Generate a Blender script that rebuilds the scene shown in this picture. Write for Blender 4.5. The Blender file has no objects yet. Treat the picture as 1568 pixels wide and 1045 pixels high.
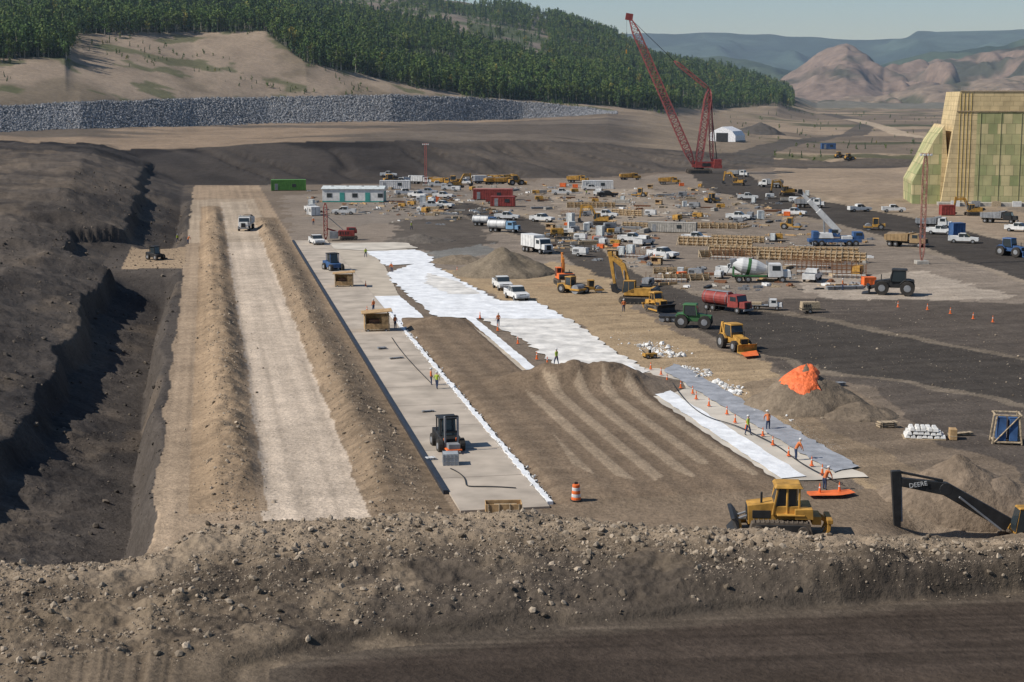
import bpy, math, random
import numpy as np
from mathutils import Vector, Matrix
random.seed(7); rng=np.random.default_rng(7)
# ---------------------------------------------------------------- survey constants
F=2400.; CX=784.; CY=522.5; H=27.; TH=math.atan((CY-150)/F)
CT,ST=math.cos(TH),math.sin(TH)
PH=math.atan((320-CX)/F); AX=(math.sin(PH),math.cos(PH)); RX=(math.cos(PH),-math.sin(PH))
def G(u,v,z=0.0):
    x=(u-CX)/F; k=-(v-CY)/F
    t=(H-z)/(ST-CT*k)
    return x*t,(CT+ST*k)*t
def LA(X,Y): return X*RX[0]+Y*RX[1], X*AX[0]+Y*AX[1]
def XY(L,a): return L*RX[0]+a*AX[0], L*RX[1]+a*AX[1]
def S(x,a,b):
    t=np.clip((x-a)/(b-a),0,1); return t*t*(3-2*t)
def _h(ix,iy,s):
    n=(ix*374761393+iy*668265263+s*144269504)&0xffffffff
    n=((n^(n>>13))*1274126177)&0xffffffff
    return ((n^(n>>16))&0xffff)/65535.0
def vn(x,y,s=0):
    x=np.asarray(x,float);y=np.asarray(y,float)
    ix=np.floor(x).astype(np.int64);iy=np.floor(y).astype(np.int64)
    fx=x-ix;fy=y-iy;fx=fx*fx*(3-2*fx);fy=fy*fy*(3-2*fy)
    a=_h(ix,iy,s);b=_h(ix+1,iy,s);c=_h(ix,iy+1,s);d=_h(ix+1,iy+1,s)
    return (a*(1-fx)+b*fx)*(1-fy)+(c*(1-fx)+d*fx)*fy
def fbm(x,y,sc,s=0,o=3):
    r=0;am=1;t=0
    for i in range(o):
        r=r+am*(vn(x/sc+17.3*i,y/sc-9.1*i,s+i)-.5);t+=am;am*=.5;sc=sc*.48
    return r/t*2
US=[-500,0,105,125,300,410,470,600,730,800,900,930,1000,1100,1190,1250,1568,2100]
FY=[[470,480,483,485,495,498,500,505,520,530,550,556,578,600,610,620,620,620],
[540,550,555,558,565,570,573,580,610,640,670,680,700,720,740,760,760,760],
[650,700,740,745,850,905,925,970,1050,1090,1115,1120,1150,1200,1150,1100,1100,1100],
[670,725,770,775,880,935,955,1000,1070,1110,1135,1140,1180,1400,1450,1500,1500,1500],
[760,850,870,1000,1080,1080,1020,1050,1090,1130,1170,1180,1230,1600,1700,2000,2000,2000],
[1000,1200,1220,1250,1400,1400,1400,1500,1550,1600,1700,1700,1750,1900,2000,2500,2500,2500],
[1300,1600,1650,1700,2200,2200,2300,2400,2400,2400,2400,2400,2400,2400,2500,3000,3000,3000]]
FV=[None,[232,232,231,230,226,222,220,216,215,215,220,222,228,234,236,235.3,235.3,235.3],
[210,203,198,197,194,190,189,187,185,183,177,174,178,190,198,206,206,206],
[170,162,157,156,150,149,148,145,150,155,165,170,174,180,184,186,186,188],
[98,92,92,50,50,50,95,122,148,153,160,162,168,166,162,172,172,172],
[40,25,25,15,15,20,38,50,75,88,98,102,118,135,152,164,164,164],
[-60,-60,-60,-60,-30,-12,-8,-5,12,22,42,50,88,110,142,158,158,158]]
FZ=[]
for k in range(7):
    if k==0: FZ.append([0.]*len(US))
    else: FZ.append([H-y*math.tan(TH+math.atan((v-CY)/F)) for y,v in zip(FY[k],FV[k])])
FY.append([y+700 for y in FY[6]]); FZ.append([max(z-150,4) for z in FZ[6]])
FY.append([y+1500 for y in FY[6]]); FZ.append([6.]*len(US))
def uof(X,Y): return CX+F*X/(np.maximum(Y,20)*CT+24*ST)
def feats(u): return [np.interp(u,US,a) for a in FY],[np.interp(u,US,a) for a in FZ]
def far(X,Y,u):
    fy,fz=feats(u); z=np.zeros_like(X)
    for k in range(8):
        m=(Y>=fy[k])&(Y<fy[k+1]); t=np.clip((Y-fy[k])/(fy[k+1]-fy[k]),0,1)
        z=np.where(m,fz[k]*(1-t)+fz[k+1]*t,z)
    z=np.where(Y>=fy[8],fz[8],z)
    z=z+fbm(X,Y,14,5)*.6*S(Y,fy[0],fy[0]+20)+fbm(X,Y,40,6)*1.3*S(Y,fy[0],fy[1])*(1-S(Y,fy[2]-40,fy[2]))
    z=z+fbm(X,Y,120,8)*11*S(Y,fy[4]+30,fy[5])+fbm(X,Y,45,9)*2.5*S(Y,fy[3]+20,fy[4])
    g=np.abs(fbm(X+.6*Y,Y*.25,18,11)); z=z-1.3*(1-S(g,.02,.2))*S(Y,fy[0],fy[0]+15)*(1-S(Y,fy[1]-25,fy[1]))
    return z
BU=[-500,0,240,330,560,850,1000,1250,1568,2100]
TOE=[61,63.5,66.5,68,72,75,76.6,78.6,80.4,83]
CRE=[79,81,82,87,88.6,89,86.5,84,83,85]
KRE=[2.1,2.1,2.2,2.5,2.5,2.5,2.5,2.6,2.7,2.8]
def height(X,Y):
    X=np.asarray(X,float);Y=np.asarray(Y,float)
    L,a=LA(X,Y); u=uof(X,Y)
    wig=fbm(X,Y,9,21)*.7
    z=fbm(X,Y,12,1)*.05+fbm(X,Y,1.6,2)*.03
    L2=L+wig*.5
    fade=S(a,98,112)*(1-S(a,330,375))
    rough=fbm(X,Y,1.7,31)
    b=np.clip(np.minimum((L2-9.6)/2.0,(15.0-L2)/3.6),0,1); b=b*b*(3-2*b); z=z+fade*b*(1.0+rough*.3)
    b=np.clip(np.minimum((L2+1.9)/2.6,(3.7-L2)/2.4),0,1); b=b*b*(3-2*b)
    z=z+S(a,101,112)*(1-S(a,380,410))*b*(1.0+rough*.5+fbm(X,Y,14,33)*.5)
    f1=S(L,22.4,23.2)*(1-S(L,38.6,39.4))*S(a,98,101)*(1-S(a,140,146))
    f2=S(L,22.4,23.2)*(1-S(L,29.8,30.6))*S(a,98,101)*(1-S(a,186,194))
    fm=np.maximum(f1,f2)
    z=z+fm*(.28+.035*np.sin(L*2.7))
    for (uu,vv,r,hh) in ((900,588,5.5,1.6),(840,592,4,1.0),(960,592,4.5,.9),(665,500,3.2,.9),(790,590,3.5,.4)):
        px,py=G(uu,vv); d2=((X-px)**2+(Y-py)**2)/r**2; z=z+hh*np.exp(-d2*1.6)*(1+fbm(X,Y,1.5,3)*.3)
    # left pit and bank
    edge=np.interp(a,[80,95,120,200,255,300,420],[-4,-4.0,-4.3,-5.6,-4.4,-5,-5])+wig*.9+fbm(X,Y,3,48)*.25
    D=np.interp(a,[80,236,254,290,300,400,430],[5,4.8,0,0,3.0,3.0,0])
    toe=np.interp(a,[80,240,256,285,297,450],[-6.6,-7.2,-17,-17,-7.0,-7.0])+fbm(X,Y,18,41)*.9
    T=np.interp(a,[80,225,250,300,480],[3.2,4.4,5.2,7,10.5])
    w=np.interp(a,[80,150,225,262,300,480],[24,22,19,12,20,28])
    s=np.clip((toe-L)/w,0,1)
    q=s+.08*fbm(X,Y,11,43); step=S(q,.36,.44)
    sa=np.interp(a,[80,130,160,235,300,480],[.08,.2,.3,.3,.2,.15])
    st=(1-sa)*s+sa*step
    zl=-D*S(edge-L,0,2.4)
    bank=-D+(T+D)*st+np.clip(toe-w-L,0,60)*.04+s*fbm(X,Y,8,45)*1.0+S(s,.02,.2)*(fbm(X,Y,2.2,46)*.36+fbm(X,Y,.8,49)*.08+(vn(a*1.1,L*.2,47)-.5)*.4)
    zl=np.where(L<toe,np.maximum(bank,-D),zl)
    zl=np.where(L<edge,zl,0)
    lf=(1-S(Y,560,640))
    z=np.where(L<edge,zl*lf+z*.3,z)
    px,py=G(1590,835); z=z-2.6*np.exp(-(((X-px)/6.5)**4+((Y-py-3)/5.)**4))
    z=z+S(Y,330,480)*S(L,60,90)*fbm(X,Y,20,51)*1.1*(1-S(Y,900,1200))
    z=z+S(L,50,58)*S(Y,110,125)*(1-S(Y,300,360))*fbm(X,Y,7,52)*.22
    ff=far(X,Y,u); fy0=np.interp(u,US,FY[0])
    z=np.where(Y>fy0-2,np.where(L<-4,np.maximum(z,ff),ff+z*.3),z)
    # foreground berm + haul road
    toeY=np.interp(u,BU,TOE)+fbm(X,Y*.2,9,61)*.8; cr=np.interp(u,BU,CRE)+fbm(X,Y*.2,5,62)*1.0; K=np.interp(u,BU,KRE)+fbm(X,Y*.3,6,63)*.35
    z0=.9
    t=np.clip((Y-toeY)/(cr-toeY),0,1)
    steep=S(u,300,1300)
    pr=(1-steep)*t**.9+steep*np.minimum(1,t*1.0+S(t,.02,.35)*.8*(1-t))
    zb=z0+(K-z0)*pr+S(t,.02,.2)*(fbm(X,Y,2.4,64)*.34+fbm(X,Y,.8,67)*.2+fbm(X,Y,.35,65)*.1)
    lw=t+.05*fbm(X,Y,4,68)
    zb=zb+S(lw,.03,.07)*.34-S(lw,.24,.28)*.14+.2*S(lw,.5,.53)-.1*S(lw,.56,.7)
    zb=zb+(1-S(t,0,.02))*fbm(X*.3,Y*3,2.0,66)*.03
    back=S(Y,cr,cr+9)
    z=np.where(Y<cr,zb,zb*(1-back)+z*back)
    return z
def gz(X,Y): return float(height(np.array([X]),np.array([Y]))[0])
def P(u,v):
    x,y=G(u,v,0); z=gz(x,y)
    if abs(z)>.25:
        for i in range(4):
            x,y=G(u,v,z); z=.5*z+.5*gz(x,y)
        x,y=G(u,v,z); z=gz(x,y)
    return x,y,z
# ---------------------------------------------------------------- materials
def nd(nt,t,**k):
    n=nt.nodes.new(t)
    for a,b in k.items(): setattr(n,a,b)
    return n
MC={}
def mat(name,col,rough=.6,var=.25,metal=0.,scale=1.5,spec=.3,bump=0.):
    if name in MC: return MC[name]
    m=bpy.data.materials.new(name); m.use_nodes=True; nt=m.node_tree; b=nt.nodes['Principled BSDF']
    tc=nd(nt,'ShaderNodeTexCoord'); n=nd(nt,'ShaderNodeTexNoise'); n.inputs['Scale'].default_value=scale; n.inputs['Detail'].default_value=5
    nt.links.new(tc.outputs['Object'],n.inputs['Vector'])
    r=nd(nt,'ShaderNodeMapRange'); r.inputs[1].default_value=.3; r.inputs[2].default_value=.7; r.inputs[3].default_value=1-var; r.inputs[4].default_value=1+var*.5
    nt.links.new(n.outputs['Fac'],r.inputs[0])
    mx=nd(nt,'ShaderNodeMix',data_type='RGBA',blend_type='MULTIPLY'); mx.inputs[0].default_value=1
    mx.inputs[6].default_value=(*col,1); nt.links.new(r.outputs[0],mx.inputs[7]); nt.links.new(mx.outputs[2],b.inputs['Base Color'])
    b.inputs['Roughness'].default_value=rough; b.inputs['Metallic'].default_value=metal; b.inputs['Specular IOR Level'].default_value=spec
    if bump:
        bp=nd(nt,'ShaderNodeBump'); bp.inputs['Distance'].default_value=bump; bp.inputs['Strength'].default_value=.8
        nt.links.new(n.outputs['Fac'],bp.inputs['Height']); nt.links.new(bp.outputs[0],b.inputs['Normal'])
    MC[name]=m; return m
YEL=lambda:mat('machine_yellow',(.50,.27,.055),.6,.5)
WHT=lambda:mat('white_paint',(.66,.65,.62),.45,.2)
BLK=lambda:mat('black_steel',(.03,.03,.03),.55,.4)
RUB=lambda:mat('rubber',(.045,.04,.035),.9,.4)
GLS=lambda:mat('glass_dark',(.03,.04,.045),.15,.1,spec=.6)
TRK=lambda:mat('track_steel',(.13,.105,.08),.8,.4,scale=4)
RED=lambda:mat('red_paint',(.28,.055,.045),.55,.35)
GRN=lambda:mat('green_paint',(.06,.16,.06),.55,.35)
BLU=lambda:mat('blue_paint',(.05,.11,.24),.55,.35)
ORG=lambda:mat('safety_orange',(.80,.17,.04),.6,.25)
WOD=lambda:mat('plywood',(.48,.31,.15),.8,.4,scale=3)
LUM=lambda:mat('lumber',(.44,.34,.22),.8,.5,scale=5)
GRY=lambda:mat('grey_metal',(.25,.255,.26),.5,.3)
CON=lambda:mat('concrete_block',(.40,.37,.32),.9,.3)
def vcolmat(name,bumpd=.12,fine=1.,lo1=.72,hi1=1.22):
    m=bpy.data.materials.new(name); m.use_nodes=True; nt=m.node_tree; b=nt.nodes['Principled BSDF']
    at=nd(nt,'ShaderNodeAttribute',attribute_name='Col'); tc=nd(nt,'ShaderNodeTexCoord')
    prev=at.outputs['Color']; hs=[]
    for sc,lo,hi in ((2.9*fine,lo1,hi1),(.45*fine,.8,1.18),(.06,.88,1.12)):
        n=nd(nt,'ShaderNodeTexNoise'); n.inputs['Scale'].default_value=sc; n.inputs['Detail'].default_value=6; n.inputs['Roughness'].default_value=.65
        nt.links.new(tc.outputs['Object'],n.inputs['Vector'])
        r=nd(nt,'ShaderNodeMapRange'); r.inputs[1].default_value=.3; r.inputs[2].default_value=.7; r.inputs[3].default_value=lo; r.inputs[4].default_value=hi
        nt.links.new(n.outputs['Fac'],r.inputs[0])
        mx=nd(nt,'ShaderNodeMix',data_type='RGBA',blend_type='MULTIPLY'); mx.inputs[0].default_value=1
        nt.links.new(prev,mx.inputs[6]); nt.links.new(r.outputs[0],mx.inputs[7]); prev=mx.outputs[2]; hs.append(n)
    nt.links.new(prev,b.inputs['Base Color']); b.inputs['Roughness'].default_value=.95; b.inputs['Specular IOR Level'].default_value=.1
    bp=nd(nt,'ShaderNodeBump'); bp.inputs['Distance'].default_value=bumpd; bp.inputs['Strength'].default_value=1
    nt.links.new(hs[0].outputs['Fac'],bp.inputs['Height'])
    bp2=nd(nt,'ShaderNodeBump'); bp2.inputs['Distance'].default_value=bumpd*2.5; bp2.inputs['Strength'].default_value=.7
    nt.links.new(hs[1].outputs['Fac'],bp2.inputs['Height']); nt.links.new(bp.outputs[0],bp2.inputs['Normal']); nt.links.new(bp2.outputs[0],b.inputs['Normal'])
    return m
def link(o): bpy.context.scene.collection.objects.link(o); return o
def gridmesh(name,X,Y,Z,col,m):
    R,C=X.shape; me=bpy.data.meshes.new(name)
    co=np.stack([X,Y,Z],-1).reshape(-1,3).astype(np.float32)
    i=np.arange(R*C).reshape(R,C); q=np.stack([i[:-1,:-1],i[:-1,1:],i[1:,1:],i[1:,:-1]],-1).reshape(-1).astype(np.int32)
    nf=len(q)//4
    me.vertices.add(R*C); me.vertices.foreach_set('co',co.ravel()); me.loops.add(len(q)); me.loops.foreach_set('vertex_index',q)
    me.polygons.add(nf); me.polygons.foreach_set('loop_start',np.arange(nf,dtype=np.int32)*4)
    me.update(calc_edges=True); me.polygons.foreach_set('use_smooth',np.ones(nf,bool))
    if col is not None:
        at=me.attributes.new('Col','FLOAT_COLOR','POINT')
        c4=np.concatenate([col.reshape(-1,3),np.ones((R*C,1))],1).astype(np.float32); at.data.foreach_set('color',c4.ravel())
    me.materials.append(m); return link(bpy.data.objects.new(name,me))
def inpoly(X,Y,pts):
    r=np.zeros(X.shape,bool); n=len(pts)
    for i in range(n):
        x1,y1=pts[i];x2,y2=pts[(i+1)%n]
        if y1==y2: continue
        c=((y1>Y)!=(y2>Y))&(X<(x2-x1)*(Y-y1)/(y2-y1)+x1); r^=c
    return r
# ---------------------------------------------------------------- terrain
vv=np.arange(1085,290,-1.5); r1=H*F/(vv-150)
rows=np.concatenate([[-300,-150,-60,0,25,40,50],r1[r1<460],np.arange(461,1250,4),np.arange(1253,3200,16),[3300,3500,3800,4300,5000,6500,9000,14000]])
tt=np.concatenate([np.linspace(-1.6,-.42,30)[:-1],np.linspace(-.42,.42,780),np.linspace(.42,1.6,30)[1:]])
TT,YY=np.meshgrid(tt,rows); XX=TT*np.maximum(YY,55)
ZZ=height(XX,YY)
L,A=LA(XX,YY); U=uof(XX,YY); fy,fz=feats(U); UW=U+fbm(XX,YY,60,70)*45
col=np.empty(XX.shape+(3,)); col[:]=(.18,.145,.112)
wx=XX+fbm(XX,YY,5,71)*1.6*np.clip(YY/150,.5,2.5); wy=YY+fbm(XX,YY,9,72)*3*np.clip(YY/130,.5,4)
hx_=XX+fbm(XX,YY,4,73)*.8; hy_=YY+fbm(XX,YY,7,74)*2.2
def setc(m,c,k=1.):
    k=np.broadcast_to(k,m.shape)*m; k=k[...,None]; col[:]=col*(1-k)+np.array(c)*k
def pc(pts,c,k=1.,warp=1):
    q=[G(*p) for p in pts]; a,b=((wx,wy),(hx_,hy_))[warp-1]; setc(inpoly(a,b,q),c,k)
DK=(.056,.05,.045)
pc([(430,300),(1100,262),(1700,270),(1700,460),(1100,500),(450,380)],(.225,.188,.152))
pc([(1100,470),(1250,455),(1800,470),(1900,760),(1500,740),(1330,590),(1180,560)],(.105,.088,.074))
pc([(1180,240),(1420,240),(1420,300),(1560,325),(1700,330),(1700,400),(1420,345),(1190,300)],(.30,.235,.17),.9)
pc([(600,338),(745,325),(750,380),(640,385),(600,360)],(.09,.078,.067),.9)
pc([(655,383),(745,372),(760,388),(665,397)],(.17,.17,.16),.9)
pc([(1215,430),(1420,415),(1545,455),(1400,462),(1250,455)],(.38,.325,.265),.9)
pc([(820,290),(1000,288),(1060,330),(960,345),(860,322)],(.34,.285,.225),.7)
pc([(740,315),(860,330),(960,385),(1060,440),(1000,450),(880,372),(760,330)],(.32,.265,.205),.7)
pc([(480,300),(640,290),(760,300),(700,330),(560,345),(470,340)],(.22,.19,.16),.9)
for g,c,k in ((6,(.28,.23,.17),.5),(0,DK,.95)):
    pc([(1050,258-g),(1120,258-g),(1165,278-g),(1270,310-g),(1420,338-g),(1568,378-g),(1900,430-g),(1900,500+g),(1568,428+g),(1420,382+g),(1290,345+g),(1160,315+g),(1080,288+g)],c,k,2)
    pc([(640,312-g),(720,310-g),(820,338-g),(910,376-g),(985,425-g),(1100,462-g),(1240,490-g),(1420,525-g),(1900,610),(1900,690),(1568,618+g),(1400,585+g),(1230,560+g),(1110,522+g),(1010,478+g),(920,432+g),(850,385+g),(745,340+g)],c,k*.93,2)
stx=((XX-60)*.94+(YY-150)*.33)*.05; crs=(YY*.94-XX*.33)
zone=(L>46)&(YY<460)&(YY>100); tr=.78+.42*vn(crs*1.1,stx*.5,78)*(.6+.4*vn(crs*3.1,stx*2,79))
pc([(640,410),(745,418),(850,398),(935,425),(960,470),(1060,520),(1180,560),(1240,640),(1420,730),(1360,760),(1060,575),(990,572),(870,490)],(.375,.28,.175),.95)
pc([(1130,590),(1250,560),(1420,680),(1568,720),(1568,790),(1360,750)],(.22,.17,.122),.7)
pc([(1300,745),(1900,760),(1900,835),(1250,830)],(.27,.21,.15),.85)
col[:]=np.where(zone[...,None],col*tr[...,None],col)
# corridor
road=(L>-6)&(L<15.6)&(A>92)&(A<520)
setc(road,(.32,.245,.172))
streak=.80+.34*vn(L*2.3,A*.02,81)+.12*fbm(XX,YY,6,82)
setc((L>2.9+fbm(XX,YY,10,83)*.5)&(L<9.9+fbm(XX,YY,7,84)*.6)&(A>95)&(A<420),(.49,.41,.325))
setc((L>-5)&(L<12)&(A>300)&(A<430),(.39,.32,.24),.7)
bm=((L>9.8+fbm(XX,YY,3,87)*.4)&(L<15.3))&(A>97)&(A<360); setc(bm,(.225,.168,.113),.85)
setc(bm&(A<140),(.17,.128,.088),.6*(np.sin(A*3.1+fbm(XX,YY,5,58))>.2))
bm=((L>-1.9)&(L<3.2+fbm(XX,YY,3,77)*.4))&(A>102)&(A<400); setc(bm,(.29,.212,.138),.85)
c=road[...,None]; col[:]=np.where(c,col*streak[...,None],col)
# fill
fa=(L>22.2)&(A>96)&(((L<39.4)&(A<147))|((L<30.8)&(A<192)))
setc(fa,(.185,.138,.096))
sp=S(np.sin(L*2.7+fbm(XX,YY,25,85)*.35),.0,.35)*(L>25+(A-100)*.08)*(A<135+vn(L*.8,L*0,3)*8)*(A>103+vn(L*.9,L*0,4)*10); setc(fa,(.33,.26,.185),.8*sp)
sp2=(np.sin(A*2.2)>.4)&(L<27); setc(fa&sp2,(.23,.175,.122),.5)
setc((L>21)&(L<45)&(A>88)&(A<100),(.2,.153,.108))
# pit and bank
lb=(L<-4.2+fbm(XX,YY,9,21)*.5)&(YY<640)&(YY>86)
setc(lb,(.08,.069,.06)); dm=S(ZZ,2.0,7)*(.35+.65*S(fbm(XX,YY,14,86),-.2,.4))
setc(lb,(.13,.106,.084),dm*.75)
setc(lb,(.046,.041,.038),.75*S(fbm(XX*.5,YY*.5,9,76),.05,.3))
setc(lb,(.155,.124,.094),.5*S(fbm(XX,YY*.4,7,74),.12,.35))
setc(lb&(A>256)&(A<292)&(L>-14),(.32,.24,.16))
# far bands
d=YY>fy[0]-5
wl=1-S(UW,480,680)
m=d&(YY<fy[1]); setc(m,(.062,.053,.046)); setc(m,(.02,.018,.018),S(fbm(XX+.8*YY,YY*.4,30,89),-.08,.06)*.92*(1-S(UW,560,760)))
setc(m,(.115,.097,.08),.8*S(UW,560,760)); setc(m,(.06,.053,.048),.6*S(fbm(XX*.25,YY,22,59),.0,.2))
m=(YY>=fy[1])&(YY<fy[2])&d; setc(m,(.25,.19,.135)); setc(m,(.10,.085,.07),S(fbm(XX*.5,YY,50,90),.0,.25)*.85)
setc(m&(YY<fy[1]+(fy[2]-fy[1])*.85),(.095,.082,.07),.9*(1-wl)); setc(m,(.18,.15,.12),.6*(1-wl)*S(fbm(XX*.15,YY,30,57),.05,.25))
m=(YY>=fy[2])&(YY<fy[3]); setc(m,(.17,.165,.16),1-S(U,900,960))
m=(YY>=fy[3])&(YY<fy[4]); setc(m,(.285,.228,.172)); setc(m,(.17,.14,.1),S(fbm(XX,YY,45,91),-.05,.25)*.8); setc(m,(.07,.09,.035),S(fbm(XX,YY,22,92),.22,.36)*.7)
m=(YY>=fy[4]); setc(m,(.05,.065,.032))
bare=(U>370)&(U<840)&(YY>1600)&(fbm(XX,YY,130,93)>-.2); setc(bare,(.2,.17,.14)); setc(bare,(.08,.1,.05),S(fbm(XX,YY,35,94),.0,.2))
m=(YY>700); kk=S(UW,1120,1200); setc(m,(.29,.228,.165),kk); setc(m,(.14,.115,.09),S(fbm(XX*.4,YY,70,95),.0,.25)*.85*kk); setc(m,(.06,.07,.035),S(fbm(XX*.5,YY,60,96),.24,.36)*.8*kk)
m=(YY>fy[1])&(YY<fy[4]); setc(m,(.23,.185,.135),.8*S(UW,930,1000)*(1-S(UW,1120,1200)))
m=(U>1180)&(YY>2300); setc(m,(.15,.145,.12))
for (ys,us_,wd,cc) in (([640,760,900,1100,1400,1900],[1150,1160,1215,1310,1330,1262],9,(.08,.072,.064)),([700,900,1100,1300,1600],[1700,1480,1380,1350,1300],7,(.42,.34,.25))):
    uc=np.interp(YY,ys,us_); m=(np.abs((U-uc)*YY/F)<wd)&(YY>ys[0])&(YY<ys[-1]); setc(m,cc,.85)
# foreground
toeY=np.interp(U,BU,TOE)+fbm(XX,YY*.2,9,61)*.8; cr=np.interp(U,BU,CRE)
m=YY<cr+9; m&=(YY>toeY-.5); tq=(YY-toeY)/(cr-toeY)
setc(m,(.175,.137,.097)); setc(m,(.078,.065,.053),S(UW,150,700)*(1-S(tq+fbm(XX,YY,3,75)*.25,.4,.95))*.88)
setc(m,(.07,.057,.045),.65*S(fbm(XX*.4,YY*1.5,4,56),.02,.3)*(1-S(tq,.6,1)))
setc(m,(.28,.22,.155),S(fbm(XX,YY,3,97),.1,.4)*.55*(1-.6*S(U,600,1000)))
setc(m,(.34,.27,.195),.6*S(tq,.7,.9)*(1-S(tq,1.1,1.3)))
m=YY<=toeY-.3; setc(m,(.062,.048,.038)); st2=.75+.5*vn(XX*.08,(YY-.07*XX)*3,98)
setc(m,(.15,.105,.066),S(-YY,-68,-61)*S(UW,900,1400)*.85); setc(m,(.12,.098,.076),.8*S(YY-toeY,-2.2,-.8))
col[:]=np.where(m[...,None],col*st2[...,None],col)
col*= (1+.16*fbm(XX,YY,25,99)[...,None])*np.array((1.03,1.0,.96))
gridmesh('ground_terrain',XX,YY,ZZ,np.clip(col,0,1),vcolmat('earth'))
# ---------------------------------------------------------------- distant hills
def hill(name,pts,Yb,Yr,c1,c2,gul,ns,amt,vb=165):
    us=np.linspace(pts[0][0],pts[-1][0],520); vr=np.interp(us,[p[0] for p in pts],[p[1] for p in pts])
    s=np.concatenate([np.linspace(0,1,130),np.linspace(1,1.5,12)[1:]]); Sg,Ug=np.meshgrid(s,us,indexing='ij')
    Yg=Yb+(Yr-Yb)*Sg; X=(Ug-CX)/F*Yg*CT; zr=H-Yr*np.tan(TH+np.arctan((vr-CY)/F))
    base=np.minimum(Sg,1)**.85*zr[None,:]*(1-.5*np.clip(Sg-1,0,1))
    g=np.abs(fbm(X,Yg*.3,gul,ns,4)); rav=1-S(g,0,.35)
    amp=np.clip(Sg*(1.12-np.minimum(Sg,1))*3.2,0,1)
    Z=base-rav*amp*zr.mean()*amt+fbm(X,Yg,gul*.3,ns+5)*amp*zr.mean()*amt*.4
    c=np.empty(X.shape+(3,)); k=S(rav*.5+.6*fbm(X,Yg,gul*.4,ns+9,5),.05,.45)[...,None]; c[:]=np.array(c1)*(1-k)+np.array(c2)*k
    m=vcolmat(name+'_soil',1.,.02); gridmesh(name,X,Yg,Z,c,m)
hill('distant_plateau_hills',[(500,60),(800,45),(985,40),(1100,41),(1250,47),(1330,50),(1385,50),(1400,44),(1430,50),(1568,46),(1900,40),(2300,40)],5600,8500,(.06,.095,.085),(.035,.06,.06),900,201,.25)  # forest colour shifted towards blue, distance haze painted into the albedo
hill('forested_valley_hills',[(900,80),(1000,78),(1100,84),(1180,96),(1260,112),(1330,100),(1420,82),(1500,64),(1568,60),(2000,60)],3900,5200,(.06,.085,.055),(.035,.055,.04),420,221,.3)
hill('badland_hills',[(1170,150),(1200,118),(1250,84),(1295,64),(1325,72),(1352,98),(1400,92),(1450,80),(1500,70),(1540,60),(1600,54),(1700,44),(2100,40)],3100,4200,(.20,.15,.118),(.06,.062,.045),230,241,.36)
hill('valley_bench_hills',[(1150,160),(1250,150),(1330,146),(1400,136),(1450,128),(1520,118),(1600,112),(2100,100)],2500,3000,(.21,.165,.125),(.08,.08,.055),160,261,.35)
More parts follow.
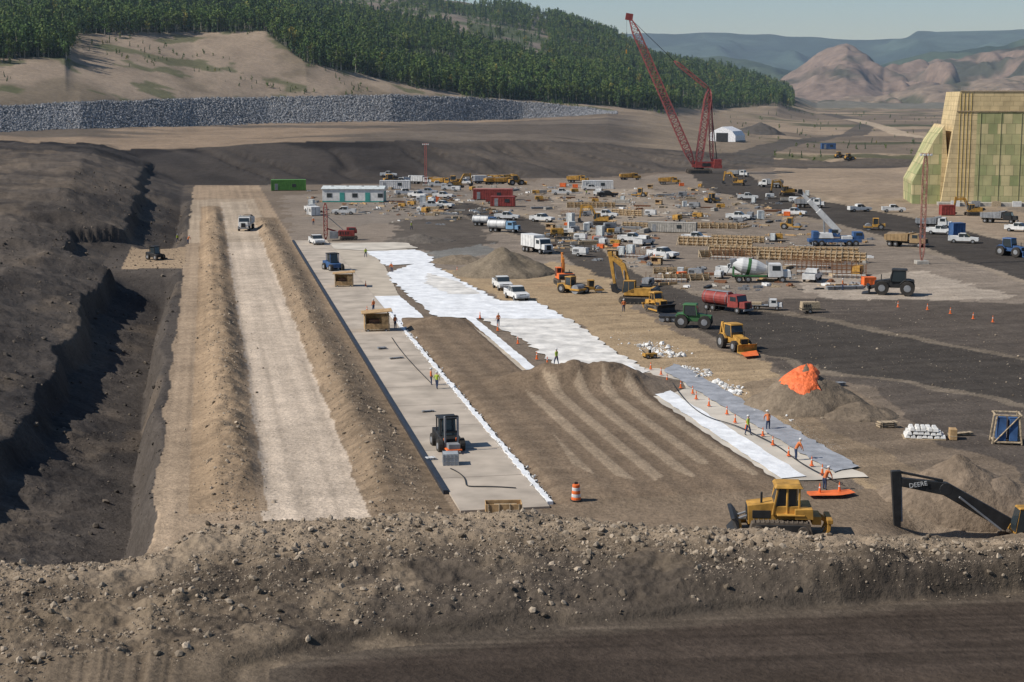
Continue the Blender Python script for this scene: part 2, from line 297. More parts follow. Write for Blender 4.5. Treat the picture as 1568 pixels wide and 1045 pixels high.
# ---------------------------------------------------------------- mesh kit
class MB:
    def __init__(s): s.v=[];s.f=[];s.m=[];s.mats=[];s.T=Matrix.Identity(4)
    def mi(s,m):
        if m not in s.mats: s.mats.append(m)
        return s.mats.index(m)
    def add(s,vs,fs,m):
        o=len(s.v); s.v+=[tuple(s.T@Vector(v)) for v in vs]; s.f+=[tuple(o+i for i in f) for f in fs]; s.m+=[s.mi(m)]*len(fs)
    def box(s,x0,x1,y0,y1,z0,z1,m,tf=0,tr=0,ty=0):
        s.add([(x0,y0,z0),(x1,y0,z0),(x1,y1,z0),(x0,y1,z0),(x0+tr,y0+ty,z1),(x1-tf,y0+ty,z1),(x1-tf,y1-ty,z1),(x0+tr,y1-ty,z1)],
        [(3,2,1,0),(4,5,6,7),(0,1,5,4),(1,2,6,5),(2,3,7,6),(3,0,4,7)],m)
    def prism(s,p,y0,y1,m):
        n=len(p); vs=[(a,y0,b) for a,b in p]+[(a,y1,b) for a,b in p]
        s.add(vs,[tuple(range(n)),tuple(range(2*n-1,n-1,-1))]+[(i,i+n,(i+1)%n+n,(i+1)%n) for i in range(n)],m)
    def cyl(s,c,r,h,ax,m,n=14,r2=None):
        r2=r if r2 is None else r2; vs=[]
        for k,(rr,hh) in enumerate(((r,-h/2),(r2,h/2))):
            for i in range(n):
                a=2*math.pi*i/n; p,q=rr*math.cos(a),rr*math.sin(a)
                d={'x':(hh,p,q),'y':(p,hh,q),'z':(p,q,hh)}[ax]; vs.append((c[0]+d[0],c[1]+d[1],c[2]+d[2]))
        s.add(vs,[tuple(range(n)),tuple(range(2*n-1,n-1,-1))]+[(i,i+n,(i+1)%n+n,(i+1)%n) for i in range(n)],m)
    def beam(s,p,q,w,m,h=None,w2=None):
        h=w if h is None else h; k=1 if w2 is None else w2/w
        p=Vector(p);q=Vector(q);d=(q-p).normalized(); a=Vector((0,1,0)) if abs(d.y)<.9 else Vector((1,0,0))
        b=d.cross(a).normalized(); a=b.cross(d)
        vs=[]
        for o,kk in ((p,1),(q,k)):
            for i,j in ((-1,-1),(1,-1),(1,1),(-1,1)): vs.append(o+a*i*w/2*kk+b*j*h/2*kk)
        s.add(vs,[(0,1,2,3),(7,6,5,4),(0,4,5,1),(1,5,6,2),(2,6,7,3),(3,7,4,0)],m)
    def lattice(s,p,q,w,m,n,t=.12,w2=None):
        p=Vector(p);q=Vector(q);d=(q-p).normalized();a=Vector((0,1,0));b=d.cross(a).normalized();w2=w2 or w
        def pt(k,i): 
            f=k/n; e=min(1,min(f,1-f)*8+.25); ww=w*e; sx,sy=((-1,-1),(1,-1),(1,1),(-1,1))[i%4]
            return p.lerp(q,f)+a*sx*ww/2+b*sy*ww/2
        for k in range(n):
            for i in range(4):
                s.beam(pt(k,i),pt(k+1,i),t*1.3,m); s.beam(pt(k,i),pt(k+1,i+1) if k%2 else pt(k+1,i-1),t*.7,m); s.beam(pt(k,i),pt(k,i+1),t*.7,m)
    def build(s,name,loc=(0,0,0),rz=0,sc=1,bev=.03,rand=0):
        me=bpy.data.meshes.new(name); me.from_pydata(s.v,[],s.f)
        for m in s.mats: me.materials.append(m)
        me.polygons.foreach_set('material_index',s.m); me.validate(); me.update()
        o=link(bpy.data.objects.new(name,me)); o.location=loc; o.rotation_euler=(0,0,math.radians(rz)); o.scale=(sc,)*3
        if bev:
            b=o.modifiers.new('Bevel','BEVEL'); b.width=bev; b.segments=1; b.limit_method='ANGLE'
        return o
def put(mb,name,u,v,rz=0,sc=1,dz=0,bev=.03):
    x,y,z=P(u,v); return mb.build(name,(x,y,z+dz),rz,sc,bev)
def wheels(b,xs,hw,r,w,n=16):
    for x in xs:
        for sg in (-1,1):
            b.cyl((x,sg*(hw-w/2),r),r,w,'y',RUB(),n); b.cyl((x,sg*(hw-w/2+.02),r),r*.5,w,'y',GRY(),10)
def pickup(paint):
    b=MB(); wheels(b,(-1.7,1.75),.98,.4,.28)
    b.prism([(-2.75,.5),(2.7,.5),(2.8,.75),(2.72,1.05),(1.3,1.2),(-2.75,1.15)],-.95,.95,paint)
    b.prism([(-.95,1.15),(1.25,1.2),(.55,1.8),(-.75,1.82)],-.86,.86,GLS())
    b.prism([(-.72,1.78),(.5,1.78),(.4,1.88),(-.65,1.88)],-.82,.82,paint)
    for x in (-.9,.1): 
        b.box(x,x+.12,-.89,.89,1.15,1.8,paint,ty=.06)
    b.box(-2.65,-1.05,-.8,.8,1.152,1.16,BLK()); 
    for y in (-.95,.85): b.box(-2.75,-1.0,y,y+.1,1.13,1.35,paint)
    b.box(-2.75,-2.65,-.85,.85,1.13,1.35,paint); b.box(2.72,2.84,-.8,.8,.55,.75,GRY()); b.box(2.7,2.76,-.45,.45,.78,1.0,BLK())
    for y in(-.85,.55): b.box(2.7,2.77,y,y+.3,.8,.98,WHT())
    return b
def cab(b,x,w,z0,hgt,paint,hood=0):
    b.prism([(x-1.0,z0),(x+1.1,z0),(x+1.1,z0+hgt*.45),(x+.8,z0+hgt),(x-1.0,z0+hgt)],-w/2,w/2,paint)
    b.prism([(x+1.125,z0+hgt*.5),(x+.86,z0+hgt*.92),(x+.8,z0+hgt*.92),(x+1.06,z0+hgt*.5)],-w/2+.12,w/2-.12,GLS())
    b.box(x-.5,x+.7,-w/2-.02,w/2+.02,z0+hgt*.5,z0+hgt*.88,GLS())
    if hood:
        b.box(x+1.1,x+1.1+hood,-w/2+.2,w/2-.2,z0,z0+hgt*.5,paint,tf=.15,ty=.1); b.box(x+1.08+hood,x+1.16+hood,-.45,.45,z0,z0+hgt*.42,BLK())
def truck(kind,paint,body=None):
    b=MB(); wheels(b,(-3.2,-1.9,3.0),1.25,.52,.38); b.box(-4.2,3.9,-.45,.45,.75,1.05,BLK())
    cab(b,2.0,2.3,.9,1.9,paint,1.2); b.box(4.2,4.4,-1.15,1.15,.5,.8,GRY())
    body=body or paint
    for y in(-1.0,.85): b.box(.8,.95,y,y+.15,1.5,3.1,GRY())
    if kind=='dump':
        b.prism([(-4.4,1.5),(-4.0,1.2),(.6,1.2),(.7,2.7),(1.6,2.9),(1.6,3.0),(.6,2.85),(-4.4,2.45)],-1.25,1.25,body)
        for i in range(6): b.box(-3.9+i*.8,-3.8+i*.8,-1.3,1.3,1.3,2.5,body)
        b.box(-4.1,.4,-1.1,1.1,2.5,2.95,mat('load_dirt',(.2,.15,.1),.95),ty=.4,tf=.5,tr=.5)
    if kind=='tank':
        b.cyl((-1.8,0,2.0),1.1,5.0,'x',body,18); b.box(-4,.5,-.5,.5,3.05,3.15,GRY())
        for x in(-3.8,-1.8,.4): b.cyl((x,0,2.0),1.14,.1,'x',GRY(),18)
    if kind=='mixer':
        b.T=Matrix.Translation((-1.6,0,2.3))@Matrix.Rotation(math.radians(10),4,'Y')
        b.cyl((-1.9,0,0),.6,1.4,'x',body,18,1.15); b.cyl((-.2,0,0),1.15,2.0,'x',body,18); b.cyl((1.7,0,0),1.15,1.8,'x',body,18,.55); b.cyl((-.2,0,0),1.17,.5,'x',GRN(),18); b.T=Matrix.Identity(4)
        b.prism([(-4.4,2.6),(-3.7,2.9),(-3.7,3.5),(-4.6,3.4)],-.6,.6,GRY()); b.beam((-4.3,0,2.6),(-5.0,0,1.2),.5,GRY(),.12)
        b.box(-4.1,-3.9,-.9,.9,1,2.4,GRN()); b.box(-4.0,.8,-1.2,-1.1,.95,1.2,GRN())
    if kind=='box':
        b.box(-4.3,.7,-1.2,1.2,1.1,3.3,body); b.box(-4.35,-4.28,-1.0,1.0,1.2,3.1,GRY())
        for i in range(4): b.box(-3.6+i*1.1,-3.55+i*1.1,-1.23,1.23,1.2,3.2,GRY())
    if kind=='flat':
        b.box(-4.4,.8,-1.25,1.25,1.1,1.25,GRY()); b.box(-3.5,-1,-1,1,1.25,1.9,LUM()); b.box(.7,.85,-1.2,1.2,1.25,2.2,GRY())
    return b
def crawler(b,l,w,tw,h):
    for sg in(-1,1):
        y=sg*(w/2-tw/2); r=h/2
        pts=[(-l/2+r*.7,0),(l/2-r*.7,0),(l/2,r*.8),(l/2-r*.3,h*.95),(l/2-r,h),(-l/2+r,h),(-l/2+r*.3,h*.95),(-l/2,r*.8)]
        b.prism(pts,y-tw/2,y+tw/2,TRK())
        b.prism([(x*.86,.12+z*.74) for x,z in pts],y-tw/2-.03,y+tw/2+.03,BLK())
        n=int(l/.28)
        for i in range(n):
            x=-l/2+r*.6+(l-r*1.2)*i/(n-1); b.box(x-.04,x+.04,y-tw/2-.01,y+tw/2+.01,h-.01,h+.05,TRK()); b.cyl((x,y,.2),.12,tw+.1,'y',TRK(),8) if i%2 else None
        for x in(-l/2+r,l/2-r): b.cyl((x,y,r),r*.62,tw+.1,'y',TRK(),12); b.cyl((x,y,r),r*.25,tw+.16,'y',BLK(),8)
def excavator(paint,arm,pose,k=1):
    b=MB(); crawler(b,4.4,3.2,.6,.95); b.cyl((0,0,1.05),.7,.3,'z',BLK(),16)
    b.prism([(-2.6,1.3),(-2.3,1.15),(1.5,1.15),(1.5,1.5),(.2,2.15),(-2.3,2.2),(-2.7,2.0)],-1.4,1.4,paint)
    b.prism([(-2.9,1.25),(-2.1,1.2),(-2.1,2.2),(-2.7,2.15),(-2.95,1.8)],-1.45,1.45,BLK())
    b.box(-1.8,-.4,-1.2,.2,2.15,2.4,BLK()); b.cyl((-1.5,-.6,2.6),.08,.6,'z',BLK(),8)
    b.prism([(.1,1.5),(1.75,1.5),(1.8,2.0),(1.55,3.05),(.1,3.05)],.45,1.4,GLS()); b.prism([(.02,3.03),(1.6,3.03),(1.5,3.14),(.05,3.14)],.42,1.43,paint)
    for x,x2 in((.05,.05),(1.72,1.5),(.85,.85)):
        for y in(.46,1.36): b.beam((x,y,1.5),(x2,y,3.05),.09,paint)
    p=[Vector((a,0,c)) for a,c in pose]
    def limb(a,c,w0,w1,m,th=.45): b.beam(a,c,th,m,w0*k,th*w1/w0)
    limb(p[0],p[1],.75,.7,arm,.5); limb(p[1],p[2],.7,.45,arm,.46); b.cyl(tuple(p[1]),.36*k,.48,'y',arm,12)
    limb(p[2]+(p[2]-p[3]).normalized()*.7,p[3],.55,.35,arm,.36)
    for y in(-.32,.32): b.beam((p[0]+Vector((.5,y,-.3))),(p[0].lerp(p[1],.8)+Vector((0,y,0))),.14,GRY())
    b.beam(p[1].lerp(p[2],.05)+Vector((0,0,.5)),p[2]+(p[2]-p[3]).normalized()*.65,.16,arm); b.beam(p[2]+(p[2]-p[3]).normalized()*.3+Vector((-.3,0,.1)),p[3].lerp(p[2],.2)+Vector((-.3,0,0)),.14,GRY())
    e=p[3]; b.prism([(e.x-.1,e.z+.2),(e.x+.45,e.z+.05),(e.x+.3,e.z-.9),(e.x-.5,e.z-1.15),(e.x-1.0,e.z-.8),(e.x-.35,e.z-.55)],-.6,.6,BLK())
    return b
def dozer():
    b=MB(); Y=YEL(); crawler(b,3.4,2.5,.56,1.0)
    b.prism([(-1.5,.7),(1.7,.7),(1.75,1.75),(.3,1.95),(.3,1.3),(-1.5,1.3)],-.62,.62,Y)
    b.prism([(-1.75,1.1),(-.75,1.1),(-.75,1.65),(-1.7,1.7)],-1.0,1.0,Y)
    b.box(1.7,1.78,-.5,.5,.9,1.65,BLK()); b.box(.5,1.5,-.64,.64,1.05,1.5,BLK())
    b.prism([(-.85,1.2),(.3,1.2),(.38,1.9),(.12,2.7),(-.85,2.7)],-.6,.6,GLS())
    b.box(-1.2,.35,-.85,.85,2.75,2.92,Y,tf=.12,tr=.12,ty=.1)
    for x,x2 in((-1.0,-1.0),(.42,.14),(-.35,-.35)):
        for y in(-.7,.7): b.beam((x,y,1.25),(x2,y,2.8),.11,Y)
    b.box(-1.0,.4,-.72,.72,1.25,1.75,Y)
    for y in(-.6,.6): b.box(-1.3,.2,y-.45,y+.45,1.28,1.36,Y)
    b.cyl((1.0,.35,2.1),.07,.7,'z',BLK(),8)
    bl=[(2.5,.05),(2.75,.0),(2.42,.35),(2.36,.75),(2.5,1.1),(2.72,1.25),(2.5,1.3),(2.25,1.0),(2.2,.3)]
    b.prism(bl,-1.6,1.6,BLK()); b.prism([(2.22,.3),(2.27,1.0),(2.1,.9),(2.1,.3)],-1.3,1.3,Y)
    for y in(-1.36,1.36): b.beam((-.3,y,.45),(2.25,y,.35),.22,Y)
    for y in(-.4,.4): b.beam((1.3,y,1.3),(2.25,y,.95),.12,GRY())
    b.box(-2.2,-1.7,-.7,.7,.75,1.2,Y); b.beam((-2.1,0,1.15),(-2.6,0,.8),.25,Y)
    for y in(-.7,0,.7): b.prism([(-2.75,1.05),(-2.55,1.05),(-2.5,.5),(-2.35,.12),(-2.7,.45)],y-.06,y+.06,Y)
    b.box(-2.8,-2.5,-.9,.9,.85,1.1,Y)
    return b
def loader(paint,back=False,front=True,cabp=None):
    b=MB(); wheels(b,(-1.35,),1.15,.8,.5); wheels(b,(1.4,),1.05,.62 if back else .78,.42)
    b.prism([(-2.1,.8),(2.1,.8),(2.15,1.5),(.5,1.75),(-2.0,1.7)],-.55,.55,paint)
    for y in(-.95,.6): b.prism([(-2.1,1.5),(-1.6,1.72),(-1.0,1.72),(-.5,1.3),(-.5,1.2),(-1.0,1.62),(-1.7,1.62),(-2.1,1.42)],y,y+.35,paint)
    b.prism([(-1.2,1.5),(.5,1.5),(.55,2.0),(.3,2.75),(-1.1,2.75)],-.7,.7,GLS()); b.box(-1.3,.45,-.78,.78,2.73,2.88,cabp or paint,tf=.1,tr=.1,ty=.08)
    for x,x2 in((-1.15,-1.08),(.5,.3)):
        for y in(-.7,.7): b.beam((x,y,1.5),(x2,y,2.8),.1,cabp or paint)
    b.cyl((1.5,.3,1.9),.06,.7,'z',BLK(),8); b.box(2.12,2.2,-.4,.4,.9,1.45,BLK())
    if front:
        for y in(-.5,.5): b.beam((.6,y,1.5),(2.9,y,.6),.15,paint,.28)
        b.prism([(2.7,.1),(3.6,.05),(3.5,.12),(2.85,.25),(2.85,.9),(3.1,1.05),(2.75,1.0)],-1.15,1.15,paint)
    if back:
        b.beam((-2.1,0,.9),(-2.9,0,2.6),.3,paint); b.beam((-2.9,0,2.7),(-3.4,0,1.0),.24,paint); b.prism([(-3.5,1.1),(-3.2,1.0),(-3.0,.5),(-3.5,.4),(-3.8,.7)],-.3,.3,BLK())
        b.box(-2.2,-2.0,-1,1,.4,.9,paint)
    return b
def roller(paint):
    b=MB(); wheels(b,(-1.2,),1.0,.7,.45); b.cyl((1.5,0,.72),.72,1.9,'y',GRY(),22)
    for y in(-1.1,1.0): b.box(.6,2.4,y,y+.1,.55,.85,paint)
    b.box(2.3,2.45,-1.1,1.1,.55,.85,paint); b.prism([(-2.1,.7),(.6,.7),(.6,1.2),(-.4,1.3),(-2.1,1.45)],-.8,.8,paint)
    b.prism([(-.6,1.3),(.5,1.3),(.45,2.5),(-.6,2.5)],-.65,.65,GLS()); b.box(-.7,.55,-.75,.75,2.5,2.62,paint,ty=.06)
    for x in(-.6,.48):
        for y in(-.66,.66): b.beam((x,y,1.3),(x,y,2.5),.08,paint)
    return b
def telehandler(paint,mast=True):
    b=MB(); wheels(b,(-1.1,1.2),1.05,.55,.4); b.prism([(-1.9,.5),(1.3,.5),(1.3,1.1),(0,1.3),(-1.9,1.4)],-.8,.8,paint)
    b.prism([(-.8,1.3),(.7,1.2),(.5,2.45),(-.8,2.45)],-.55,.55,GLS()); b.box(-.95,.65,-.75,.75,2.45,2.57,BLK())
    for x in(-.85,.6):
        for y in(-.65,.65): b.beam((x,y,1.2),(x,y,2.5),.1,paint)
    if mast:
        for y in(-.5,.5): b.beam((1.5,y,.2),(1.45,y,2.9),.16,GRY())
        for z in(.5,1.6,2.8): b.box(1.4,1.55,-.5,.5,z,z+.14,BLK())
        for y in(-.4,.4): b.box(1.6,2.8,y-.07,y+.07,.3,.36,GRY())
        b.box(1.6,2.6,-.6,.6,.37,.5,ORG()); b.box(1.7,2.5,-.45,.45,.5,.9,GRY())
        b.box(-1.95,-1.88,-.7,.7,.6,1.35,GRY()); 
        for y in(-.6,.35): b.box(.9,1.32,y,y+.25,.9,1.12,ORG())
    return b
def boomtruck():
    b=MB(); wheels(b,(-4,-2.7,2.6,3.9),1.35,.6,.45); b.box(-5.2,5,-1.3,1.3,.8,1.4,BLU()); cab(b,4.4,2.2,1.4,1.4,BLU())
    b.box(-3.8,-.4,-1.3,1.3,1.6,2.6,WHT(),tf=.3,ty=.1); b.box(-4.4,-3.3,-1.3,1.3,1.5,2.9,BLU()); b.cyl((-1.6,0,1.5),.9,.3,'z',BLK(),16)
    cab(b,-.2,1.0,1.8,1.5,BLU()); b.box(1.2,3.2,-1.2,1.2,1.4,2.0,WHT())
    p=Vector((.8,0,2.6)); q=Vector((-6.8,0,10.4)); b.beam(p,p.lerp(q,.55),1.0,WHT(),1.15); b.beam(p.lerp(q,.5),p.lerp(q,.8),.8,WHT(),.9); b.beam(p.lerp(q,.75),q,.6,WHT(),.7)
    b.beam((-2.0,0,2.0),p.lerp(q,.4),.35,GRY()); b.beam(q,(q.x,0,6.5),.06,BLK()); b.box(q.x-.2,q.x+.2,-.2,.2,6,6.5,YEL()); b.prism([(q.x-.7,q.z-.1),(q.x+.3,q.z-.5),(q.x+.2,q.z+.6),(q.x-.5,q.z+.6)],-.35,.35,BLK())
    for x in(-4.6,.9):
        for y in(-2.2,2.2): b.beam((x,0,.9),(x,y,.9),.25,BLK()); b.cyl((x,y,.45),.12,.9,'z',GRY(),8); b.cyl((x,y,.06),.35,.1,'z',GRY(),10)
    return b
def container(l,w,h,m,trim=None):
    b=MB(); b.box(-l/2,l/2,-w/2,w/2,.15,h,m); n=int(l/.6)
    for i in range(n): x=-l/2+.3+i*(l-.6)/(n-1); b.box(x-.1,x+.1,-w/2-.05,w/2+.05,.25,h-.15,m)
    for x in(-l/2,l/2): 
        for y in(-w/2,w/2): b.box(x-.08,x+.08,y-.08,y+.08,0,h+.03,trim or m)
    b.box(-l/2-.04,l/2+.04,-w/2-.07,w/2+.07,h-.13,h+.02,trim or m); b.box(l/2,l/2+.06,-.04,.04,.3,h-.2,BLK())
    if l>3: b.box(-l/2+1,-l/2+1.9,-w/2-.09,-w/2-.06,.2,2.1,GRY()); b.box(l*.1,l*.1+1.2,-w/2-.09,-w/2-.06,1.1,2.0,GLS())
    return b
def house(l,w,h,wall,roof,trim):
    b=MB(); b.box(-l/2,l/2,-w/2,w/2,0,h,wall)
    b.T=Matrix.Rotation(math.pi/2,4,'Z'); b.prism([(-w/2-.3,h),(w/2+.3,h),(w/2+.3,h+.12),(0,h+w*.13),(-w/2-.3,h+.12)],-l/2-.3,l/2+.3,roof); b.T=Matrix.Identity(4)
    b.box(-l/2-.03,l/2+.03,-w/2-.03,w/2+.03,0,.35,trim)
    for i in range(5):
        x=-l/2+1.2+i*(l-2.6)/4
        if i%2: b.box(x,x+1.3,-w/2-.06,-w/2-.01,.05,2.5,trim)
        else: b.box(x,x+1.3,-w/2-.06,-w/2-.01,1.3,2.3,GLS()); b.box(x-.1,x+1.4,-w/2-.05,-w/2-.005,1.2,2.4,GRY())
    b.box(l/2+.01,l/2+.07,-1.5,1.5,.05,h-.6,trim)
    for i in range(4): b.box(-l/2+2+i*4,-l/2+2.6+i*4,-.9,-.3,h+.3,h+.75,GRY())
    return b
def cart():
    b=MB(); W=WOD(); b.box(-1.4,1.4,-1,1,.25,.4,LUM())
    for x in(-1.3,1.3):
        for y in(-.9,.9): b.beam((x,y,.2),(x,y,2.2),.12,LUM())
    b.box(-1.4,1.4,-.95,-.9,.4,1.0,W); b.box(-1.4,1.4,.9,.95,.4,1.9,W); b.box(-1.4,-1.35,-.9,.9,.4,2.0,W); b.box(.5,1.3,-.93,-.7,.4,1.8,W)
    b.prism([(-1.7,2.1),(1.7,2.35),(1.7,2.45),(-1.7,2.2)],-1.25,1.25,W); b.box(-.9,.3,-.6,.4,.4,1.4,mat('tool_brown',(.15,.08,.05),.8)); wheels(b,(-1,1),1.0,.22,.15,10)
    return b
def stack(l,w,h,m,n=5):
    b=MB()
    for i in range(n):
        z=h*i/n; dx=random.uniform(-.08,.08); b.box(-l/2+dx,l/2+dx,-w/2,w/2,z+.05,z+h/n-.02,m)
        for x in(-l*.35,l*.35): b.box(x-.05,x+.05,-w/2-.02,w/2+.02,z,z+.06,LUM())
    for x in(-l*.3,l*.3): b.box(x-.02,x+.02,-w/2-.03,w/2+.03,.05,h,BLK())
    return b
def formwork(l,h):
    b=MB(); b.box(-l/2,l/2,-.06,.06,0,h,WOD()); n=int(l/.9)
    for i in range(n+1): x=-l/2+l*i/n; b.box(x-.07,x+.07,-.2,.2,.0,h+.1,LUM())
    for z in(.3,h*.55,h-.2): b.box(-l/2,l/2,-.28,-.2,z,z+.12,LUM()); b.box(-l/2,l/2,.2,.28,z,z+.12,LUM())
    for i in range(0,n,2): x=-l/2+l*i/n; b.beam((x,-.2,h*.8),(x,-1.4,0),.1,LUM())
    return b
def rebar(l,w,h):
    b=MB(); m=mat('rebar_rust',(.2,.09,.04),.8)
    n=int(l/.7)
    for y in(-w/2,w/2):
        for i in range(n+1): x=-l/2+l*i/n; b.beam((x,y,0),(x,y,h+random.uniform(-.2,.4)),.06,m)
        for z in np.arange(.4,h,.6): b.beam((-l/2,y,z),(l/2,y,z),.06,m)
    b.box(-l/2,l/2,-w/2+.1,w/2-.1,0,.35,CON())
    return b
def mast(h,m,w=.7):
    b=MB(); b.box(-1.0,1.0,-1.0,1.0,0,.6,CON()); b.lattice((0,0,.5),(0,0,h),w,m,int(h/1.1),.08); b.beam((-.9,0,h),(.9,0,h),.12,m)
    for x in(-.8,-.25,.3,.85): b.box(x-.18,x+.18,-.25,.05,h-.35,h-.02,WHT())
    return b
def drum():
    b=MB()
    for i in range(5): b.cyl((0,0,.12+i*.22),.33-i*.018,.22,'z',ORG() if i%2==0 else WHT(),16,.32-i*.018)
    b.cyl((0,0,.03),.42,.06,'z',RUB(),12); b.box(-.12,.12,-.03,.03,1.1,1.28,BLK()); return b
def cone():
    b=MB(); b.box(-.2,.2,-.2,.2,0,.05,ORG()); b.cyl((0,0,.3),.13,.5,'z',ORG(),10,.08); b.cyl((0,0,.6),.085,.12,'z',WHT(),10,.07); b.cyl((0,0,.8),.07,.3,'z',ORG(),10,.03); return b
def generator(m):
    b=MB(); b.box(-1.5,1.5,-.8,.8,.5,1.8,m,tf=.1,tr=.1,ty=.05); b.box(-1.52,1.52,-.82,.82,.7,.8,BLK()); wheels(b,(-.2,),.95,.35,.2,12); b.beam((1.5,0,.55),(2.6,0,.45),.1,BLK())
    for i in range(4): b.box(-1.2+i*.3,-1.05+i*.3,-.83,.83,1.0,1.5,BLK())
    b.cyl((.9,0,2.0),.07,.5,'z',BLK(),8); return b
CACHE={}
def inst(key,fn,name,u,v,rz=0,sc=1,dz=0,bev=.03):
    if key in CACHE:
        o=link(bpy.data.objects.new(name,CACHE[key].data)); x,y,z=P(u,v); o.location=(x,y,z+dz); o.rotation_euler=(0,0,math.radians(rz)); o.scale=(sc,)*3
        return o
    o=put(fn(),name,u,v,rz,sc,dz,0); CACHE[key]=o; return o
# ---------------------------------------------------------------- ground sheets
def sheet(name,pts,z,m,jit=.0,thick=0,px=True,step=1.2):
    q=[G(*p) for p in pts] if px else pts; out=[]
    for i in range(len(q)):
        a=Vector(q[i]);b=Vector(q[(i+1)%len(q)]); d=(b-a); n=max(1,int(d.length/step)) if jit else 1
        nn=Vector((d.y,-d.x)).normalized()
        for k in range(n):
            p=a.lerp(b,k/n)
            if jit and k>0: p=p+nn*random.uniform(-jit,jit)
            out.append((p.x,p.y))
    me=bpy.data.meshes.new(name); n=len(out)
    from mathutils.geometry import tessellate_polygon
    vs=[(x,y,z) for x,y in out]; fs=[]
    for t in tessellate_polygon([[Vector(v) for v in vs]]):
        a,b_,c=[Vector(vs[i]) for i in t]
        fs.append(tuple(t) if (b_-a).cross(c-a).z>0 else tuple(reversed(t)))
    if thick: vs+=[(x,y,z-thick) for x,y in out]; fs+=[(i,(i+1)%n,(i+1)%n+n,i+n) for i in range(n)]
    me.from_pydata(vs,[],fs); me.materials.append(m); me.update()
    return link(bpy.data.objects.new(name,me))
slabm=mat('slab_concrete',(.45,.38,.30),.9,.3,scale=.35); memb=mat('white_membrane',(.80,.80,.785),.6,.2,scale=.5,bump=.3); gmem=mat('grey_membrane',(.33,.335,.345),.6,.3,scale=.8,bump=.2)
cream=mat('dusty_membrane',(.72,.68,.61),.7,.35,scale=.45,bump=.35)
pale=mat('pale_liner',(.56,.50,.41),.8,.3,scale=.25)
def LAs(l): return [XY(a,b) for a,b in l]
sheet('concrete_slab_pavement',LAs([(15.7,99),(21.7,99),(21.9,190),(22,300),(15.9,300)]),.16,slabm,thick=.4,px=False)
sheet('drain_curb',LAs([(15.3,104),(15.65,104),(15.75,300),(15.4,300)]),.3,mat('drain_dark',(.03,.035,.045),.5),thick=.5,px=False)
for a_ in range(108,300,9): sheet('slab_joint',LAs([(15.8,a_),(21.6,a_),(21.6,a_+.09),(15.8,a_+.09)]),.166,mat('joint_dark',(.2,.165,.13),.9),px=False)
sheet('slab_joint_strip',LAs([(21.75,100),(22.15,100),(22.3,198),(21.9,198)]),.22,memb,.12,.3,px=False,step=.6)
sheet('concrete_apron_pavement',[(505,372),(600,372),(625,383),(570,388),(590,410),(612,455),(652,492),(710,492),(830,575),(850,585),(800,590),(620,512),(560,455)],.06,mat('apron_concrete',(.47,.40,.31),.9,.25,scale=.3),.1)
sheet('white_liner_sheet',[(566,455),(612,454),(652,489),(626,497),(608,508),(596,480),(572,468)],.10,memb,.12)
sheet('white_liner_sheet',[(558,386),(636,383),(655,390),(667,400),(640,405),(590,408),(578,398)],.10,memb,.4)
sheet('concrete_apron_pavement',[(500,374),(620,372),(640,381),(560,385),(510,382)],.12,pale,.3)
sheet('white_liner_sheet',[(592,420),(640,403),(655,402),(700,428),(765,462),(822,463),(870,490),(735,489),(668,487),(640,465),(600,432)],.13,memb,.4,step=.9)
sheet('dusty_liner_sheet',[(735,488),(870,489),(900,510),(940,538),(995,570),(960,579),(885,566),(850,560),(800,522)],.115,cream,.4,step=.9)
sheet('dusty_liner_sheet',[(655,420),(700,432),(735,452),(690,452),(650,436)],.15,cream,.4,step=.9)
sheet('white_liner_sheet',LAs([(30.7,142),(31.9,143),(31.9,193),(30.8,193)]),.15,memb,.08,px=False)
sheet('pale_liner_sheet',LAs([(39.2,103),(46,103),(46.3,146),(44,150),(39.3,150)]),.07,pale,.2,px=False)
sheet('white_liner_sheet',LAs([(39.6,103.5),(41.6,103.8),(41.6,152),(39.8,151)]),.14,memb,.1,px=False)
sheet('grey_liner_sheet',LAs([(44.0,104.5),(46.6,106),(46.8,149),(46.2,152),(44.0,148)]),.15,gmem,.2,px=False,step=.8)
# ---------------------------------------------------------------- piles
PM=vcolmat('pile_soil',.12)
def pile(name,u,v,rx,ry,h,c,ns=0):
    n=60; g=np.linspace(-1.25,1.25,n); a,b=np.meshgrid(g,g,indexing='ij'); r=np.sqrt(a*a+b*b)+.12*fbm(a*3,b*3,1.2,ns)
    x0,y0,z0=P(u,v); y0+=ry*.6; z=np.clip(1-r,0,1)**.85*h*(1+.25*fbm(a*4,b*4,1.5,ns+3))+fbm(a*rx,b*ry,.9,ns+7)*.14*(r<1.05)
    z=np.where(r>1.02,-.6,z-.05); zz=height(x0+a*rx,y0+b*ry)
    cc=np.empty(a.shape+(3,)); cc[:]=c
    gridmesh(name,a*rx+x0,b*ry+y0,z+zz,cc,PM); return x0,y0
px_,py_=pile('dirt_pile',1245,632,5.6,5.0,3.5,(.21,.163,.115),300)
pile('dirt_pile',1320,642,3.5,3,1.3,(.18,.14,.1),306)
pile('dirt_pile',1480,782,5.4,4,2.8,(.225,.17,.12),310)
pile('dirt_pile',1545,790,4,3,1.8,(.21,.16,.115),314)
pile('dirt_pile',770,424,8.0,9,3.6,(.21,.168,.118),320)
pile('dirt_pile',705,404,5,6,1.3,(.2,.158,.112),324)
pile('dirt_pile',1170,207,15,20,7,(.09,.08,.07),330)
pile('dirt_pile',640,372,7,6,1.2,(.14,.12,.1),334)
n=44; g=np.linspace(-1,1,n); a,b=np.meshgrid(g,g,indexing='ij')
dx=-.7+a*(1.55+.3*np.sin(b*3))+.15*fbm(a*5,b*5,1,405); dy=-.9+b*(1.9+.3*np.cos(a*4))+.15*fbm(a*5,b*5,1,409)
